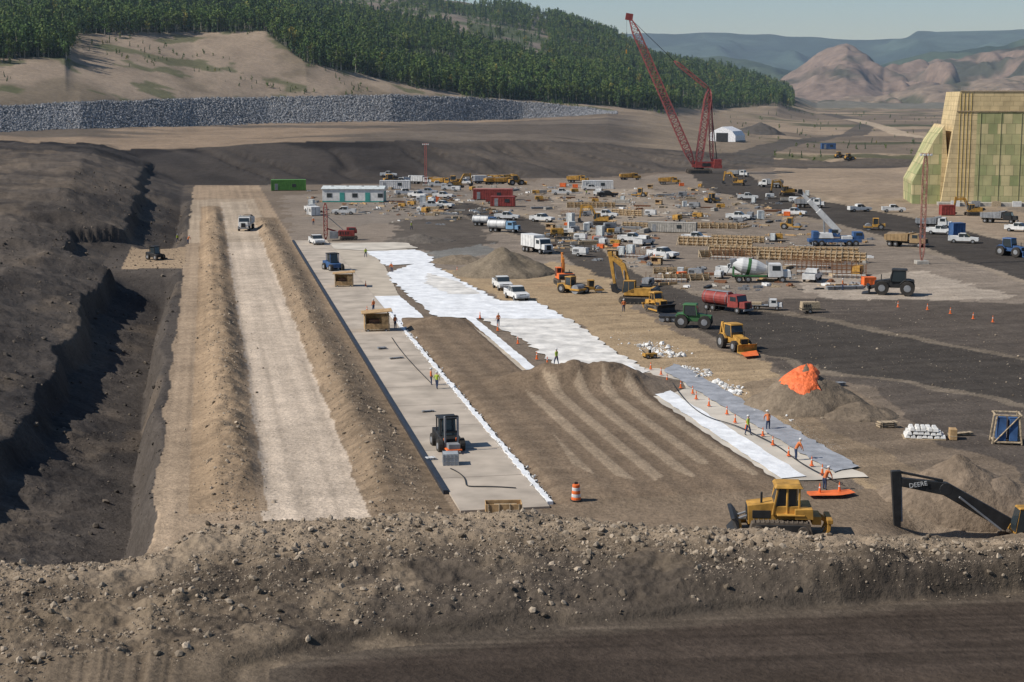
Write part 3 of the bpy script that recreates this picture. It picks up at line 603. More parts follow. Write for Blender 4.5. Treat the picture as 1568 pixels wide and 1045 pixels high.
rr_=np.sqrt((dx/5.6)**2+(dy/5.0)**2); zt=np.clip(1-rr_,0,1)**.85*3.5*1.02+.32+.28*fbm(a*5,b*5,1.6,411,4)*(1.1-np.maximum(abs(a),abs(b)))-.35*np.maximum(abs(a),abs(b))**6
gridmesh('orange_tarp',px_+dx,py_+dy,zt,None,mat('tarp_orange',(.80,.17,.055),.6,.25,scale=3,bump=.2))
# ---------------------------------------------------------------- machines
put(dozer(),'bulldozer',1192,818,176,1.15)
ex=excavator(YEL(),BLK(),[(1.8,1.7),(6.0,4.1),(9.2,4.6),(9.0,1.2)],1.2); o=put(ex,'large_excavator',1584,842,180,1.0)
tx=bpy.data.curves.new('boom_lettering','FONT'); tx.body='DEERE'; tx.size=.42; tx.extrude=.01; to=link(bpy.data.objects.new('boom_lettering',tx)); tx.materials.append(WHT())
to.parent=o; to.location=(8.4,.27,4.2); to.rotation_euler=(math.radians(90),math.radians(-9),math.radians(180))
ex=excavator(YEL(),YEL(),[(1.0,1.9),(1.9,5.0),(3.6,6.1),(3.0,2.4)]); put(ex,'excavator',975,464,165,1.0)
ex=excavator(ORG(),mat('machine_orange',(.55,.2,.04),.5),[(1.0,1.9),(1.3,4.4),(2.0,5.0),(2.2,1.8)]); put(ex,'compact_excavator',864,436,100,.8)
put(roller(YEL()),'road_roller',874,449,-40,.9); put(roller(YEL()),'road_roller',905,449,10,.7)
put(dozer(),'bulldozer',1006,478,-60,.85)
put(loader(GRN(),front=False),'farm_tractor',1062,502,-15,1.0)
b=MB(); b.box(-1.2,1.2,-1.1,1.1,.5,.7,BLK()); b.beam((1,0,.6),(2.6,0,.6),.15,GRY())
for i in range(7): b.cyl((-.8,-1+i*.33,.35),.35,.06,'y',GRY(),12); b.cyl((.4,-1+i*.33,.35),.35,.06,'y',GRY(),12)
wheels(b,(-.2,),1.3,.35,.2,12); put(b,'disc_harrow',1026,492,-10,1.1)
put(loader(YEL(),back=True),'backhoe_loader',1125,534,-70,1.0)
b=MB(); b.box(-.9,.9,-.5,.5,.3,.7,YEL()); wheels(b,(-.5,.5),.6,.28,.2,10); b.cyl((0,0,.9),.2,.5,'z',BLK(),10); b.beam((-.6,0,.7),(-1.2,0,1.2),.08,BLK()); put(b,'plate_compactor',995,549,20,.8)
put(truck('tank',RED()),'red_tank_truck',1113,478,-48,.82)
put(truck('mixer',WHT()),'concrete_mixer_truck',1165,432,-4,1.02)
put(truck('flat',WHT()),'flatbed_truck',1172,474,-12,.5)
put(truck('box',WHT()),'box_truck',823,388,-62,.95)
put(truck('dump',WHT()),'dump_truck',377,352,-88,1.0)
put(truck('tank',mat('lightblue_paint',(.2,.35,.5),.5),WHT()),'water_truck',772,356,-25,.8)
put(truck('tank',BLU(),WHT()),'water_truck',745,346,-20,.7)
put(boomtruck(),'mobile_crane_truck',1278,376,-2,.95)
put(truck('dump',mat('brown_paint',(.3,.2,.1),.6)),'articulated_dump_truck',1388,378,-35,.9)
put(truck('dump',BLK(),GRY()),'dump_truck',1530,342,-30,.9)
put(loader(BLK()),'wheel_loader',1370,452,165,1.25)
put(telehandler(BLK()),'forklift',685,688,-75,1.0)
b=telehandler(BLU(),False); put(b,'blue_telehandler',510,415,-60,1.1)
put(loader(BLU()),'wheel_loader',1548,392,-50,1.1)
b=MB(); crawler(b,3.6,2.4,.5,.8); b.box(-2,1.2,-1.1,1.1,.9,2.0,RED()); b.box(-3.8,-2.1,-1,1,.4,1.8,GRY()); b.lattice((-4.6,0,.2),(-4.6,0,7.5),.7,RED(),8,.1); b.beam((-2,0,1.6),(-4.4,0,2.4),.3,RED()); b.beam((-1,0,2.0),(-4.4,0,5),.14,GRY()); cab(b,.6,1.0,1.4,1.2,RED())
for i in range(4): b.box(-1.7+i*.5,-1.5+i*.5,-1.13,1.13,1.2,1.8,BLK())
put(b,'drill_rig',534,368,4,.95)
for (u,v,h,c) in ((769,443,-78,0),(791,459,-72,0),(478,325,-60,0),(527,329,178,0),(1316,324,10,0),(1368,325,-5,0),(1066,371,-20,0),(620,299,10,0),(655,298,-10,1),(640,303,-30,0),(690,292,0,0),(1440,360,-30,0),(1475,372,-20,0),(760,312,0,2),(905,292,0,0),(830,340,-30,0),(1015,395,-40,0),(930,302,10,3),(595,272,0,0),(860,300,0,0),(1560,355,-40,0),(670,287,5,0),(485,375,-70,0)):
    p=[WHT(),mat('silver_paint',(.35,.36,.38),.4),RED(),BLK()][c]; inst('pk%d'%c,lambda:pickup(p),'pickup_truck',u,v,h)
rr=random.Random(3)
for i,u in enumerate(range(598,800,16)):
    k=rr.choice(['pk','ld','tb','ex','pk'])
    v=282+rr.uniform(-4,3)
    if k=='pk': inst('pk0',lambda:pickup(WHT()),'pickup_truck',u,v,rr.uniform(-20,20))
    elif k=='ld': inst('ldy',lambda:loader(YEL()),'wheel_loader',u,v,rr.uniform(0,180),1.1)
    elif k=='tb': inst('tbw',lambda:truck('box',WHT()),'box_truck',u,v,rr.uniform(-30,30),.8)
    else: inst('dty',lambda:truck('dump',YEL()),'articulated_dump_truck',u,v,rr.uniform(-30,30),.8)
for u,v in ((745,280),(762,279),(780,278),(1025,283),(965,277),(885,280)): inst('dty',lambda:truck('dump',YEL()),'articulated_dump_truck',u,v,rr.uniform(-30,30),.8)
EXS=lambda:excavator(YEL(),YEL(),[(1.0,1.9),(2.6,4.6),(5.0,4.4),(5.4,1.6)])
for (u,v,r) in ((1205,300,190),(700,288,20),(1130,285,160),(920,345,170),(1490,330,180)): inst('exs',EXS,'excavator',u,v,r,.85)
for (u,v,r) in ((1090,310,30),(980,302,160),(1210,352,-20),(1340,352,170)): inst('rol',lambda:roller(YEL()),'road_roller',u,v,r,.95)
for (u,v,r) in ((1240,318,-20),(1180,287,150),(1430,350,-22),(1130,272,-30)): inst('wtr',lambda:truck('dump',WHT(),GRY()),'dump_truck',u,v,r,.85)
put(container(10,3,3.2,mat('container_green',(.12,.28,.06),.5)),'green_shipping_container',442,292,8)
put(house(16,6,3.4,WHT(),mat('roof_pale',(.6,.63,.6),.5),mat('trim_green',(.06,.28,.24),.5)),'site_office_building',543,309,-3)
put(container(10.5,3,2.9,RED(),mat('roof_lightred',(.4,.15,.12),.6)),'red_site_trailer',755,306,-2)
put(container(6,2.5,2.6,RED()),'red_site_trailer',770,316,-5)
put(container(6,2.5,2.6,WHT()),'white_site_trailer',480,330,-70,.8)
put(container(9,2.6,2.6,WHT()),'white_site_trailer',605,290,0)
put(container(9,2.6,2.6,WHT()),'white_site_trailer',915,291,0)
put(container(6,2.5,2.6,BLU()),'blue_shipping_container',1268,229,0,1.2); put(container(12,2.5,2.6,CON()),'grey_shipping_container',1030,356,-15,.8)
b=MB(); b.T=Matrix.Rotation(math.pi/2,4,'Z'); b.prism([(-8,0),(8,0),(8,3.5),(6,6),(0,8.5),(-6,6),(-8,3.5)],-8,8,mat('tent_fabric',(.78,.78,.78),.6)); b.T=Matrix.Identity(4)
b.box(-8.3,8.3,-8.3,-8.1,0,.8,GRY()); b.box(8.02,8.2,-2.5,2.5,0,4,BLK()); b.box(-8.2,-8.02,-3.5,3.5,0,5,BLK()); put(b,'storage_tent',1113,217,62,.95)
put(mast(13,mat('mast_red',(.4,.12,.1),.5),.6),'light_tower',652,285,0); put(mast(18,mat('mast_rust',(.3,.13,.1),.5),.7),'light_tower',1411,405,0)
b=MB(); crawler(b,9,7.5,1.3,1.6); b.cyl((0,0,1.9),1.8,.6,'z',BLK(),20)
b.box(-1.5,6.5,-1.8,1.8,2.2,4.3,RED(),tf=.2,ty=.1); b.box(5,8,-3,3,2.0,3.2,RED()); b.box(5.2,7.8,-2.8,2.8,3.22,5.2,RED()); cab(b,-1.5,1.6,2.3,2.3,RED())
b.box(1,4,-1.84,1.84,2.7,3.8,BLK())
cr_=mat('crane_lattice_red',(.36,.11,.10),.5)
foot=Vector((-1.8,0,2.8)); 
tip=Vector((-25.5,0,55)); b.lattice(foot,tip,2.5,cr_,34,.25)
mt=Vector((3.2,0,30)); b.lattice((-.3,0,3),mt,2.3,cr_,15,.3); b.lattice((4.6,0,4.5),(3.4,0,29),1.2,cr_,14,.2)
st_=Vector((-9.5,0,40)); b.lattice(mt,st_,1.1,cr_,9,.2)
for y in(-.6,.6):
    b.beam((mt.x,y,mt.z),(6.5,y,4.5),.16,BLK()); b.beam((st_.x,y,st_.z),(tip.x,y*.4,tip.z),.1,BLK())
b.beam((st_.x,0,st_.z),(-13,0,30),.08,BLK()); b.prism([(-27.2,54.5),(-24.6,54),(-24.3,56.4),(-26.8,56.8)],-.6,.6,RED()); b.beam((-26.6,0,54.5),(-26.6,0,44),.07,BLK()); b.box(-26.8,-26.4,-.2,.2,42.6,44,YEL())
put(b,'crawler_crane',1070,266,0,1.0,bev=0)
def wallmat():
    m=bpy.data.materials.new('form_panels'); m.use_nodes=True; nt=m.node_tree; bs=nt.nodes['Principled BSDF']; tc=nd(nt,'ShaderNodeTexCoord'); sp=nd(nt,'ShaderNodeSeparateXYZ'); nt.links.new(tc.outputs['Object'],sp.inputs[0])
    ad=nd(nt,'ShaderNodeMath',operation='ADD'); nt.links.new(sp.outputs['X'],ad.inputs[0]); nt.links.new(sp.outputs['Y'],ad.inputs[1])
    cb=nd(nt,'ShaderNodeCombineXYZ'); nt.links.new(ad.outputs[0],cb.inputs[0]); nt.links.new(sp.outputs['Z'],cb.inputs[1])
    def brick(c1,c2,mo,w,h,ms=.05):
        br=nd(nt,'ShaderNodeTexBrick'); br.offset=0.35; br.inputs['Color1'].default_value=(*c1,1); br.inputs['Color2'].default_value=(*c2,1); br.inputs['Mortar'].default_value=(*mo,1)
        br.inputs['Scale'].default_value=1; br.inputs['Mortar Size'].default_value=ms; br.inputs['Brick Width'].default_value=w; br.inputs['Row Height'].default_value=h; nt.links.new(cb.outputs[0],br.inputs['Vector']); return br
    t=brick((.62,.48,.26),(.53,.41,.22),(.36,.27,.14),2.4,1.2); g=brick((.27,.30,.13),(.56,.47,.25),(.2,.19,.09),2.2,2.6,.05)
    def rng_(o,a,b_):
        m1=nd(nt,'ShaderNodeMapRange'); m1.inputs[1].default_value=a; m1.inputs[2].default_value=b_; nt.links.new(sp.outputs[o],m1.inputs[0]); return m1.outputs[0]
    def op(o,a,b_):
        ml=nd(nt,'ShaderNodeMath',operation=o); nt.links.new(a,ml.inputs[0]); nt.links.new(b_,ml.inputs[1]); return ml.outputs[0]
    ml=op('MULTIPLY',op('MAXIMUM',rng_('X',8,8.3),rng_('X',.2,-.1)),rng_('Z',24,23.5))
    mx=nd(nt,'ShaderNodeMix',data_type='RGBA'); nt.links.new(ml,mx.inputs[0]); nt.links.new(t.outputs[0],mx.inputs[6]); nt.links.new(g.outputs[0],mx.inputs[7])
    n2=nd(nt,'ShaderNodeTexNoise'); n2.inputs['Scale'].default_value=.3; n2.inputs['Detail'].default_value=6; nt.links.new(tc.outputs['Object'],n2.inputs['Vector'])
    r=nd(nt,'ShaderNodeMapRange'); r.inputs[1].default_value=.3; r.inputs[2].default_value=.7; r.inputs[3].default_value=.75; r.inputs[4].default_value=1.12; nt.links.new(n2.outputs[0],r.inputs[0])
    my=nd(nt,'ShaderNodeMix',data_type='RGBA',blend_type='MULTIPLY'); my.inputs[0].default_value=1; nt.links.new(mx.outputs[2],my.inputs[6]); nt.links.new(r.outputs[0],my.inputs[7]); nt.links.new(my.outputs[2],bs.inputs['Base Color']); bs.inputs['Roughness'].default_value=.85
    return m
FW=wallmat(); b=MB()
b.prism([(0,0),(45,0),(45,28.8),(3.6,28.8)],0,26,FW)
b.prism([(-7.0,6),(-6.8,0),(-.1,0),(1.5,12),(0.6,20.5),(-2,16.5),(-4.5,11)],2,24,FW)
for z in(23.8,28.85): b.box(z*.125+.1,45,-.25,-.01,z,z+.2,LUM())
for x in range(9,44,5): b.box(x-.05,x+.05,-.14,-.012,.2,23.7,mat('form_stud',(.36,.34,.18),.8))
for x in range(4,45,3): b.box(x-.03,x+.03,.1,.16,28.8,29.9,GRY())
for x in (3.9,4.8,5.7,6.6): b.box(x-.05,x+.05,-.14,-.012,.2,28.5 if x>3.7 else 24,mat('form_yellow',(.6,.45,.15),.8))
b.box(3.8,45,.1,.15,29.85,29.92,GRY())
b.box(-1,45,-4,-.3,0,1.1,CON())
for i in range(8): x=2+i*5; b.box(x,x+2.2,-4.6,-4.1,0,1.6,[WHT(),GRY(),LUM()][i%3])
x,y,z=P(1440,314); b.build('formwork_wall_of_powerhouse',(x,y,z-.3),-8,1,.02)
put(cart(),'timber_tool_shed',577,508,8,1.05); put(cart(),'timber_tool_shed',527,440,5,.95)
b=MB(); b.box(-.7,.7,-.7,.7,0,.15,LUM()); b.box(-.65,.65,-.65,.65,.16,1.2,mat('tote_grey',(.35,.37,.38),.5)); 
for x in(-.67,-.33,0,.33,.67):
    b.beam((x,-.68,.15),(x,-.68,1.22),.04,GRY()); b.beam((x,.68,.15),(x,.68,1.22),.04,GRY()); b.beam((-.68,x,.15),(-.68,x,1.22),.04,GRY()); b.beam((.68,x,.15),(.68,x,1.22),.04,GRY())
for z in(.5,.9): b.box(-.7,.7,-.7,.7,z,z+.03,GRY())
put(b,'liquid_tote_tank',690,714,5,.85)
b=MB(); b.box(-1.2,1.2,-.6,.6,0,.08,WOD()); b.box(-1.2,1.2,-.6,-.55,.08,.7,WOD()); b.box(-1.2,1.2,.55,.6,.08,.7,WOD()); b.box(-1.2,-1.15,-.55,.55,.08,.7,WOD()); b.box(1.15,1.2,-.55,.55,.08,.7,WOD()); b.box(-.6,.9,-.4,.4,.1,.5,LUM())
for x in(-1,-.3,.4,1): b.box(x-.05,x+.05,-.64,-.6,.0,.72,LUM())
put(b,'timber_crate',771,788,3,dz=.15)
put(stack(1.6,.8,.5,LUM(),3),'lumber_stack',1358,655,10); put(stack(2.2,.5,.25,LUM(),2),'lumber_stack',1470,668,20); put(stack(1.1,.7,.4,GRY(),3),'pallet',1285,592,20)
put(stack(2,.4,.2,GRY(),2),'plank_stack',607,552,30,.8,.15); put(stack(1.4,.4,.2,GRY(),2),'plank_stack',655,634,20,.8,.15); put(stack(1.2,.8,.3,GRY(),2),'plank_stack',585,537,20,.8,.15); put(stack(1,.8,.3,WHT(),2),'plank_stack',660,707,20,.7,.15)
put(drum(),'traffic_drum',882,771)
def hose(name,pts,r=.04):
    cu=bpy.data.curves.new(name,'CURVE'); cu.dimensions='3D'; cu.bevel_depth=r; sp=cu.splines.new('NURBS'); sp.points.add(len(pts)-1); sp.use_endpoint_u=True
    for p,(u,v) in zip(sp.points,pts): x,y=G(u,v); p.co=(x,y,.22,1)
    cu.materials.append(BLK()); return link(bpy.data.objects.new(name,cu))
hose('power_cable',[(1030,590),(1060,640),(1120,650),(1160,672),(1200,690),(1230,720),(1290,745)]); hose('power_cable',[(690,722),(720,735),(700,755),(740,748),(790,752)]); hose('power_cable',[(600,520),(615,545),(640,570),(660,590)])
x,y=XY(42.9,104); CACHE['cone']=cone().build('traffic_cone',(x,y,.16),bev=0,sc=.8)
for i in range(1,15): 
    x,y=XY(42.9+.3*math.sin(i*2),104+i*3.2+.5*math.sin(i*5)); o=link(bpy.data.objects.new('traffic_cone',CACHE['cone'].data)); o.location=(x,y,.16); o.scale=(.75,)*3
for (u,v) in [(735,489),(762,508),(793,528),(822,552),(838,560),(560,440),(562,480),(700,418),(1255,760),(1285,758),(1420,476),(1455,482),(1490,490),(1520,495),(1375,472)]:
    x,y=G(u,v); o=link(bpy.data.objects.new('traffic_cone',CACHE['cone'].data)); o.location=(x,y,.12); o.scale=(.85,)*3
sheet('orange_safety_mesh',[(1235,758),(1300,755),(1310,760),(1290,764),(1240,765)],.26,ORG(),.1,step=.5); sheet('orange_safety_mesh',[(1133,544),(1158,540),(1162,548),(1140,550)],.25,ORG(),.1)
b=MB(); wb=mat('bag_white',(.7,.68,.63),.7,.25); rb=random.Random(5)
for j in range(3):
    for i in range(7-j):
        for k in range(3):
            x=-1.5+i*.48+j*.2+rb.uniform(-.05,.05); y=-.6+k*.6; z=.05+j*.3+rb.uniform(0,.06); b.box(x,x+.46,y,y+.56,z,z+.28,wb,tf=rb.uniform(.03,.12),tr=rb.uniform(.03,.12),ty=.07)
b.box(-1.6,1.9,-.7,1.2,0,.045,LUM()); b.box(2.2,2.8,-.5,.5,0,.9,WOD()); b.box(2.18,2.82,-.52,.52,.3,.36,LUM()); put(b,'bagged_material_pallet',1412,672,-8,.95,bev=.05)
b=MB()
for x in(-1,1):
    for y in(-.8,.8): b.beam((x*1.15,y,0),(x*.85,y,2.5),.14,LUM())
for z in(.2,2.4):
    for y in(-.8,.8): b.beam((-1.1,y,z),(1.1,y,z),.14,LUM())
    for x in(-1,1): b.beam((x,-.8,z),(x,.8,z),.14,LUM())
b.beam((-1.0,-.86,.2),(.9,-.86,2.4),.1,LUM()); b.box(-.8,-.1,-.78,.7,.3,2.2,BLU()); b.box(.15,.8,-.78,.7,.3,2.2,BLU()); put(b,'blue_timber_crate',1540,678,-10,.98)
for (u,v,l,h,r) in ((1095,378,14,1.6,-24),(1155,392,16,1.6,-22),(1225,400,14,1.6,-24),(1130,372,10,1.2,-20),(905,318,12,1.4,-5),(985,350,9,1.3,-22),(1260,392,12,1.5,-15),(1090,350,12,1.2,-10),(1030,420,6,1.0,-5),(1050,430,7,1.0,5),(960,330,8,1.4,-35),(1290,400,8,1.6,-30),(1105,395,8,1.2,10)):
    put(formwork(l,h),'timber_formwork_panel',u,v,r,1,bev=0)
for (u,v,l,w,h,r) in ((1265,420,9,4,2.2,-12),(1235,410,7,3,2.0,-15),(1300,425,5,3,2.0,-10),(1020,432,6,3,1.0,-5),(980,395,7,3,.9,-25),(1120,398,7,3,1.6,-20),(880,330,6,3,1.2,-10)):
    put(rebar(l,w,h),'rebar_cage',u,v,r,1,bev=0)
rc=random.Random(11)
zones=[((600,295),(1040,345)),((960,360),(1330,445)),((470,292),(760,330)),((1040,300),(1240,350)),((840,345),(1000,400)),((600,285),(1100,310))]
keyp=[(1165,432),(1278,376),(823,388),(772,356),(745,346),(868,438),(975,464),(1113,478),(1370,452),(540,368),(543,309),(755,306),(442,292),(1250,340)]
cnt=0
while cnt<240:
    zz=rc.choice(zones); u=rc.uniform(zz[0][0],zz[1][0]); v=rc.uniform(zz[0][1],zz[1][1]); cnt+=1
    if any(abs(u-a)<62 and -8<v-b_<22 for a,b_ in keyp): continue
    k=rc.choice('lccgsspbtzsgs'); r=rc.choice((-20,-22,60,70,0,5))+rc.uniform(-8,8)
    if k=='l': inst('lum%d'%(cnt%3),lambda:stack(3.5+cnt%3,1.2,.8,LUM(),4),'lumber_stack',u,v,r,rc.uniform(.5,1.0))
    elif k=='c': inst('cb%d'%(cnt%2),lambda:stack(2.6+2*(cnt%2),1.0,.9,CON(),2),'concrete_block_stack',u,v,r,rc.uniform(.5,1.0))
    elif k=='g': inst('gen%d'%(cnt%3),lambda:generator([WHT(),YEL(),GRY()][cnt%3]),'portable_generator',u,v,r,rc.uniform(.6,.9))
    elif k=='s': inst('st%d'%(cnt%3),lambda:stack(5,1.0,.5,[GRY(),BLK(),mat('rust_steel',(.22,.1,.05),.8)][cnt%3],3),'steel_bundle',u,v,r,rc.uniform(.5,1.1))
    elif k=='p': inst('pk0',lambda:pickup(WHT()),'pickup_truck',u,v,r)
    elif k=='b': inst('crt',lambda:cart(),'timber_tool_shed',u,v,r,.6)
    elif k=='t': inst('org',lambda:container(2.2,1.5,1.6,ORG()),'orange_tool_container',u,v,r,rc.uniform(.4,.8))
    elif k=='z': inst('porta',lambda:container(1.6,1.4,2.4,mat('grp_white',(.6,.62,.6),.5)),'portable_toilet',u,v,r,rc.uniform(.5,.9))
for (u,v,k) in ((1300,245,'l'),(1285,243,'l'),(1450,330,'c'),(1465,362,'b'),(1240,480,'t')):
    if k=='l': inst('ldy',lambda:loader(YEL()),'wheel_loader',u,v,20,1.0)
    elif k=='c': inst('redc',lambda:container(3,2.4,2.4,RED()),'red_tool_container',u,v,0)
    elif k=='b': inst('bluc',lambda:container(2.4,2,2.6,BLU()),'blue_tool_container',u,v,10)
    else: inst('trl',lambda:generator(LUM()),'utility_trailer',u,v,5,.8)
put(telehandler(BLK(),False),'utility_vehicle',238,398,-40,.9)
# ---------------------------------------------------------------- workers
def worker(pose,vest,pants):
    V=[];E=[];R=[]
    def add(p,r,par=None):
        V.append(p);R.append(r)
        if par is not None: E.append((par,len(V)-1))
        return len(V)-1
    lean=.0 if pose!=2 else .35
    pel=add((0,0,.95),.15); ch=add((lean*.5,0,1.25),.17,pel); sh=add((lean*.9,0,1.45),.14,ch); nk=add((lean,0,1.54),.06,sh); hd=add((lean*1.1,0,1.66),.1,nk); add((lean*1.1+.01,0,1.75),.085,hd)
    for s in(-1,1):
        st=.22*s if pose==1 else 0.03
        h=add((0,.1*s,.9),.11,pel); k=add((st*.6+.03,.12*s,.5),.075,h); an=add((st,.13*s,.09),.05,k); add((st+.16,.14*s,.05),.045,an)
        a=add((lean*.9,.2*s,1.42),.075,sh); e=add((lean*.9-.1*st*3+(.15 if pose==2 else 0),.27*s,1.16),.055,a); hnd=add((lean+.18 if pose!=1 else -st*.8,.25*s,.93),.035,e)
        pm=add((V[hnd][0]+.02,.25*s,.87),.032,hnd)
        for i in range(4): f=add((V[pm][0]+(i-1.5)*.018,.25*s,.83),.01,pm); add((V[pm][0]+(i-1.5)*.018+.01,.245*s,.79-.006*(i%2)),.009,f)
        t=add((V[hnd][0]+.05,.24*s,.87),.011,hnd); add((V[hnd][0]+.065,.235*s,.84),.009,t)
    me=bpy.data.meshes.new('w'); me.from_pydata(V,E,[]); o=link(bpy.data.objects.new('w',me)); md=o.modifiers.new('Skin','SKIN')
    for i,sv in enumerate(me.skin_vertices[0].data): sv.radius=(R[i]*(.75 if i<3 else 1),R[i])
    me.skin_vertices[0].data[0].use_root=True; sb=o.modifiers.new('S','SUBSURF'); sb.levels=1; sb.render_levels=1
    dg=bpy.context.evaluated_depsgraph_get(); m2=bpy.data.meshes.new_from_object(o.evaluated_get(dg)); bpy.data.objects.remove(o)
    sk=mat('skin',(.45,.27,.18),.6)
    for mm in (sk,vest,pants,BLK(),WHT()): m2.materials.append(mm)
    for p in m2.polygons:
        c=p.center; p.use_smooth=True
        p.material_index=3 if c.z<.13 else 2 if c.z<.97 and abs(c.y)<.22 else 1 if (c.z<1.5 and c.z>1.0) else 0
    b=MB(); hx=lean*1.1; b.cyl((hx,0,1.79),.135,.09,'z',WHT(),14,.1); b.cyl((hx+.02,0,1.745),.16,.02,'z',WHT(),14); b.box(hx+.09,hx+.125,-.015,.015,1.65,1.69,sk); b.box(hx+.085,hx+.1,-.05,-.02,1.69,1.705,BLK()); b.box(hx+.085,hx+.1,.02,.05,1.69,1.705,BLK()); b.box(hx+.085,hx+.1,-.03,.03,1.61,1.62,mat('lip',(.3,.1,.08),.6))
    import bmesh
    bm=bmesh.new(); bm.from_mesh(m2); t=bpy.data.meshes.new('t'); t.from_pydata(b.v,[],b.f); t.polygons.foreach_set('material_index',[{WHT():4,sk:0,BLK():3}.get(b.mats[i],0) for i in b.m]); bm.from_mesh(t); bm.to_mesh(m2); bm.free()
    return m2
vo=mat('vest_orange',(.6,.17,.05),.7); vy=mat('vest_lime',(.4,.5,.06),.7); pn=mat('work_trousers',(.04,.06,.12),.9)
WM=[worker(0,vo,pn),worker(1,vy,pn),worker(2,vo,pn)]
for i,(u,v) in enumerate(((660,592),(669,598),(1176,660),(572,478),(630,352),(600,418),(955,478),(272,372),(288,374),(1290,445),(898,300),(480,345),(1215,390),(1145,668),(1218,706),(763,502),(852,560),(1262,752),(605,505),(560,395))):
    x,y,z=P(u,v); o=link(bpy.data.objects.new('construction_worker',WM[i%3])); o.location=(x,y,z+(.08 if i<2 or i>12 else 0)); o.rotation_euler=(0,0,rc.uniform(0,6.28)); o.scale=(.92,)*3
# ---------------------------------------------------------------- instanced rocks and forest
def srccoll(name,objs):
    c=bpy.data.collections.new(name)
    for o in objs: c.objects.link(o)
    return c
def scatter(name,pts,sc,coll,tilt=0.):
    n=len(pts); k=len(coll.objects)
    me=bpy.data.meshes.new(name); me.vertices.add(n); me.vertices.foreach_set('co',np.asarray(pts,np.float32).ravel())
    at=me.attributes.new('sc','FLOAT','POINT'); at.data.foreach_set('value',np.asarray(sc,np.float32))
    o=link(bpy.data.objects.new(name,me)); ng=bpy.data.node_groups.new(name,'GeometryNodeTree')
    ng.interface.new_socket('Geometry',in_out='INPUT',socket_type='NodeSocketGeometry'); ng.interface.new_socket('Geometry',in_out='OUTPUT',socket_type='NodeSocketGeometry')
    gi=ng.nodes.new('NodeGroupInput'); go=ng.nodes.new('NodeGroupOutput'); ci=ng.nodes.new('GeometryNodeCollectionInfo'); ip=ng.nodes.new('GeometryNodeInstanceOnPoints')
    ci.inputs['Collection'].default_value=coll; ci.inputs['Separate Children'].default_value=True; ci.inputs['Reset Children'].default_value=True
    ri=ng.nodes.new('FunctionNodeRandomValue'); ri.data_type='INT'; ri.inputs[4].default_value=0; ri.inputs[5].default_value=k-1
    rv=ng.nodes.new('FunctionNodeRandomValue'); rv.data_type='FLOAT_VECTOR'; rv.inputs[0].default_value=(-tilt,-tilt,0); rv.inputs[1].default_value=(tilt,tilt,6.283); rv.inputs['Seed'].default_value=3
    na=ng.nodes.new('GeometryNodeInputNamedAttribute'); na.data_type='FLOAT'; na.inputs['Name'].default_value='sc'
    l=ng.links.new; l(gi.outputs[0],ip.inputs['Points']); l(ci.outputs[0],ip.inputs['Instance']); ip.inputs['Pick Instance'].default_value=True
    l(ri.outputs[2],ip.inputs['Instance Index']); l(rv.outputs[0],ip.inputs['Rotation']); l([q for q in na.outputs if q.enabled][0],ip.inputs['Scale']); l(ip.outputs[0],go.inputs[0])
    md=o.modifiers.new('Scatter','NODES'); md.node_group=ng; return o
def rmat(name,c1,c2,rough=.9,c3=None):
    m=bpy.data.materials.new(name); m.use_nodes=True; nt=m.node_tree; b=nt.nodes['Principled BSDF']; oi=nd(nt,'ShaderNodeObjectInfo'); r=nd(nt,'ShaderNodeValToRGB')
    r.color_ramp.elements[0].color=(*c1,1); r.color_ramp.elements[1].color=(*c2,1); nt.links.new(oi.outputs['Random'],r.inputs[0])
    if c3: r.color_ramp.elements[1].position=.975; e=r.color_ramp.elements.new(.99); e.color=(*c3,1)
    n=nd(nt,'ShaderNodeTexNoise'); n.inputs['Scale'].default_value=2; tc=nd(nt,'ShaderNodeTexCoord'); nt.links.new(tc.outputs['Object'],n.inputs['Vector'])
    mr=nd(nt,'ShaderNodeMapRange'); mr.inputs[3].default_value=.6; mr.inputs[4].default_value=1.4; nt.links.new(n.outputs[0],mr.inputs[0])
    mx=nd(nt,'ShaderNodeMix',data_type='RGBA',blend_type='MULTIPLY'); mx.inputs[0].default_value=1; nt.links.new(r.outputs[0],mx.inputs[6]); nt.links.new(mr.outputs[0],mx.inputs[7]); nt.links.new(mx.outputs[2],b.inputs['Base Color']); b.inputs['Roughness'].default_value=rough; b.inputs['Specular IOR Level'].default_value=.15
    return m
def rock(m,s):
    import bmesh
    bm=bmesh.new(); bmesh.ops.create_icosphere(bm,subdivisions=1,radius=1)
    r=random.Random(s)
    for v in bm.verts: v.co*=r.uniform(.65,1.15); v.co.z*=.7
    me=bpy.data.meshes.new('rock'); bm.to_mesh(me); bm.free(); me.materials.append(m); return bpy.data.objects.new('rock',me)
RK=rmat('berm_rock',(.11,.085,.06),(.42,.34,.25)); RW=rmat('white_rock',(.5,.48,.44),(.75,.74,.7)); RG=rmat('riprap_rock',(.15,.15,.155),(.34,.34,.34))
c1=srccoll('rubble_rocks_src',[rock(RK,i) for i in range(6)]); c2=srccoll('white_rocks_src',[rock(RW,i) for i in range(4)]); c3=srccoll('riprap_src',[rock(RG,i) for i in range(5)])
def onground(X,Y,sc,sink=.2): return np.stack([X,Y,height(X,Y)+sc*sink],-1)
N=46000; u=rng.uniform(-150,1700,N); tf=rng.beta(2.0,1.2,N)*1.12; ty=np.interp(u,BU,TOE); cy=np.interp(u,BU,CRE); Y=ty+(cy-ty)*tf+rng.normal(0,.5,N); X=(u-CX)/F*(Y*CT+24*ST)
sc=.018+.024*rng.pareto(2.3,N); sc=np.clip(sc,.018,.25)
keep=(rng.random(N)<(1.0-.6*S(u,900,1300)))&(fbm(X,Y,4,500)>-.25); X,Y,sc=X[keep],Y[keep],sc[keep]
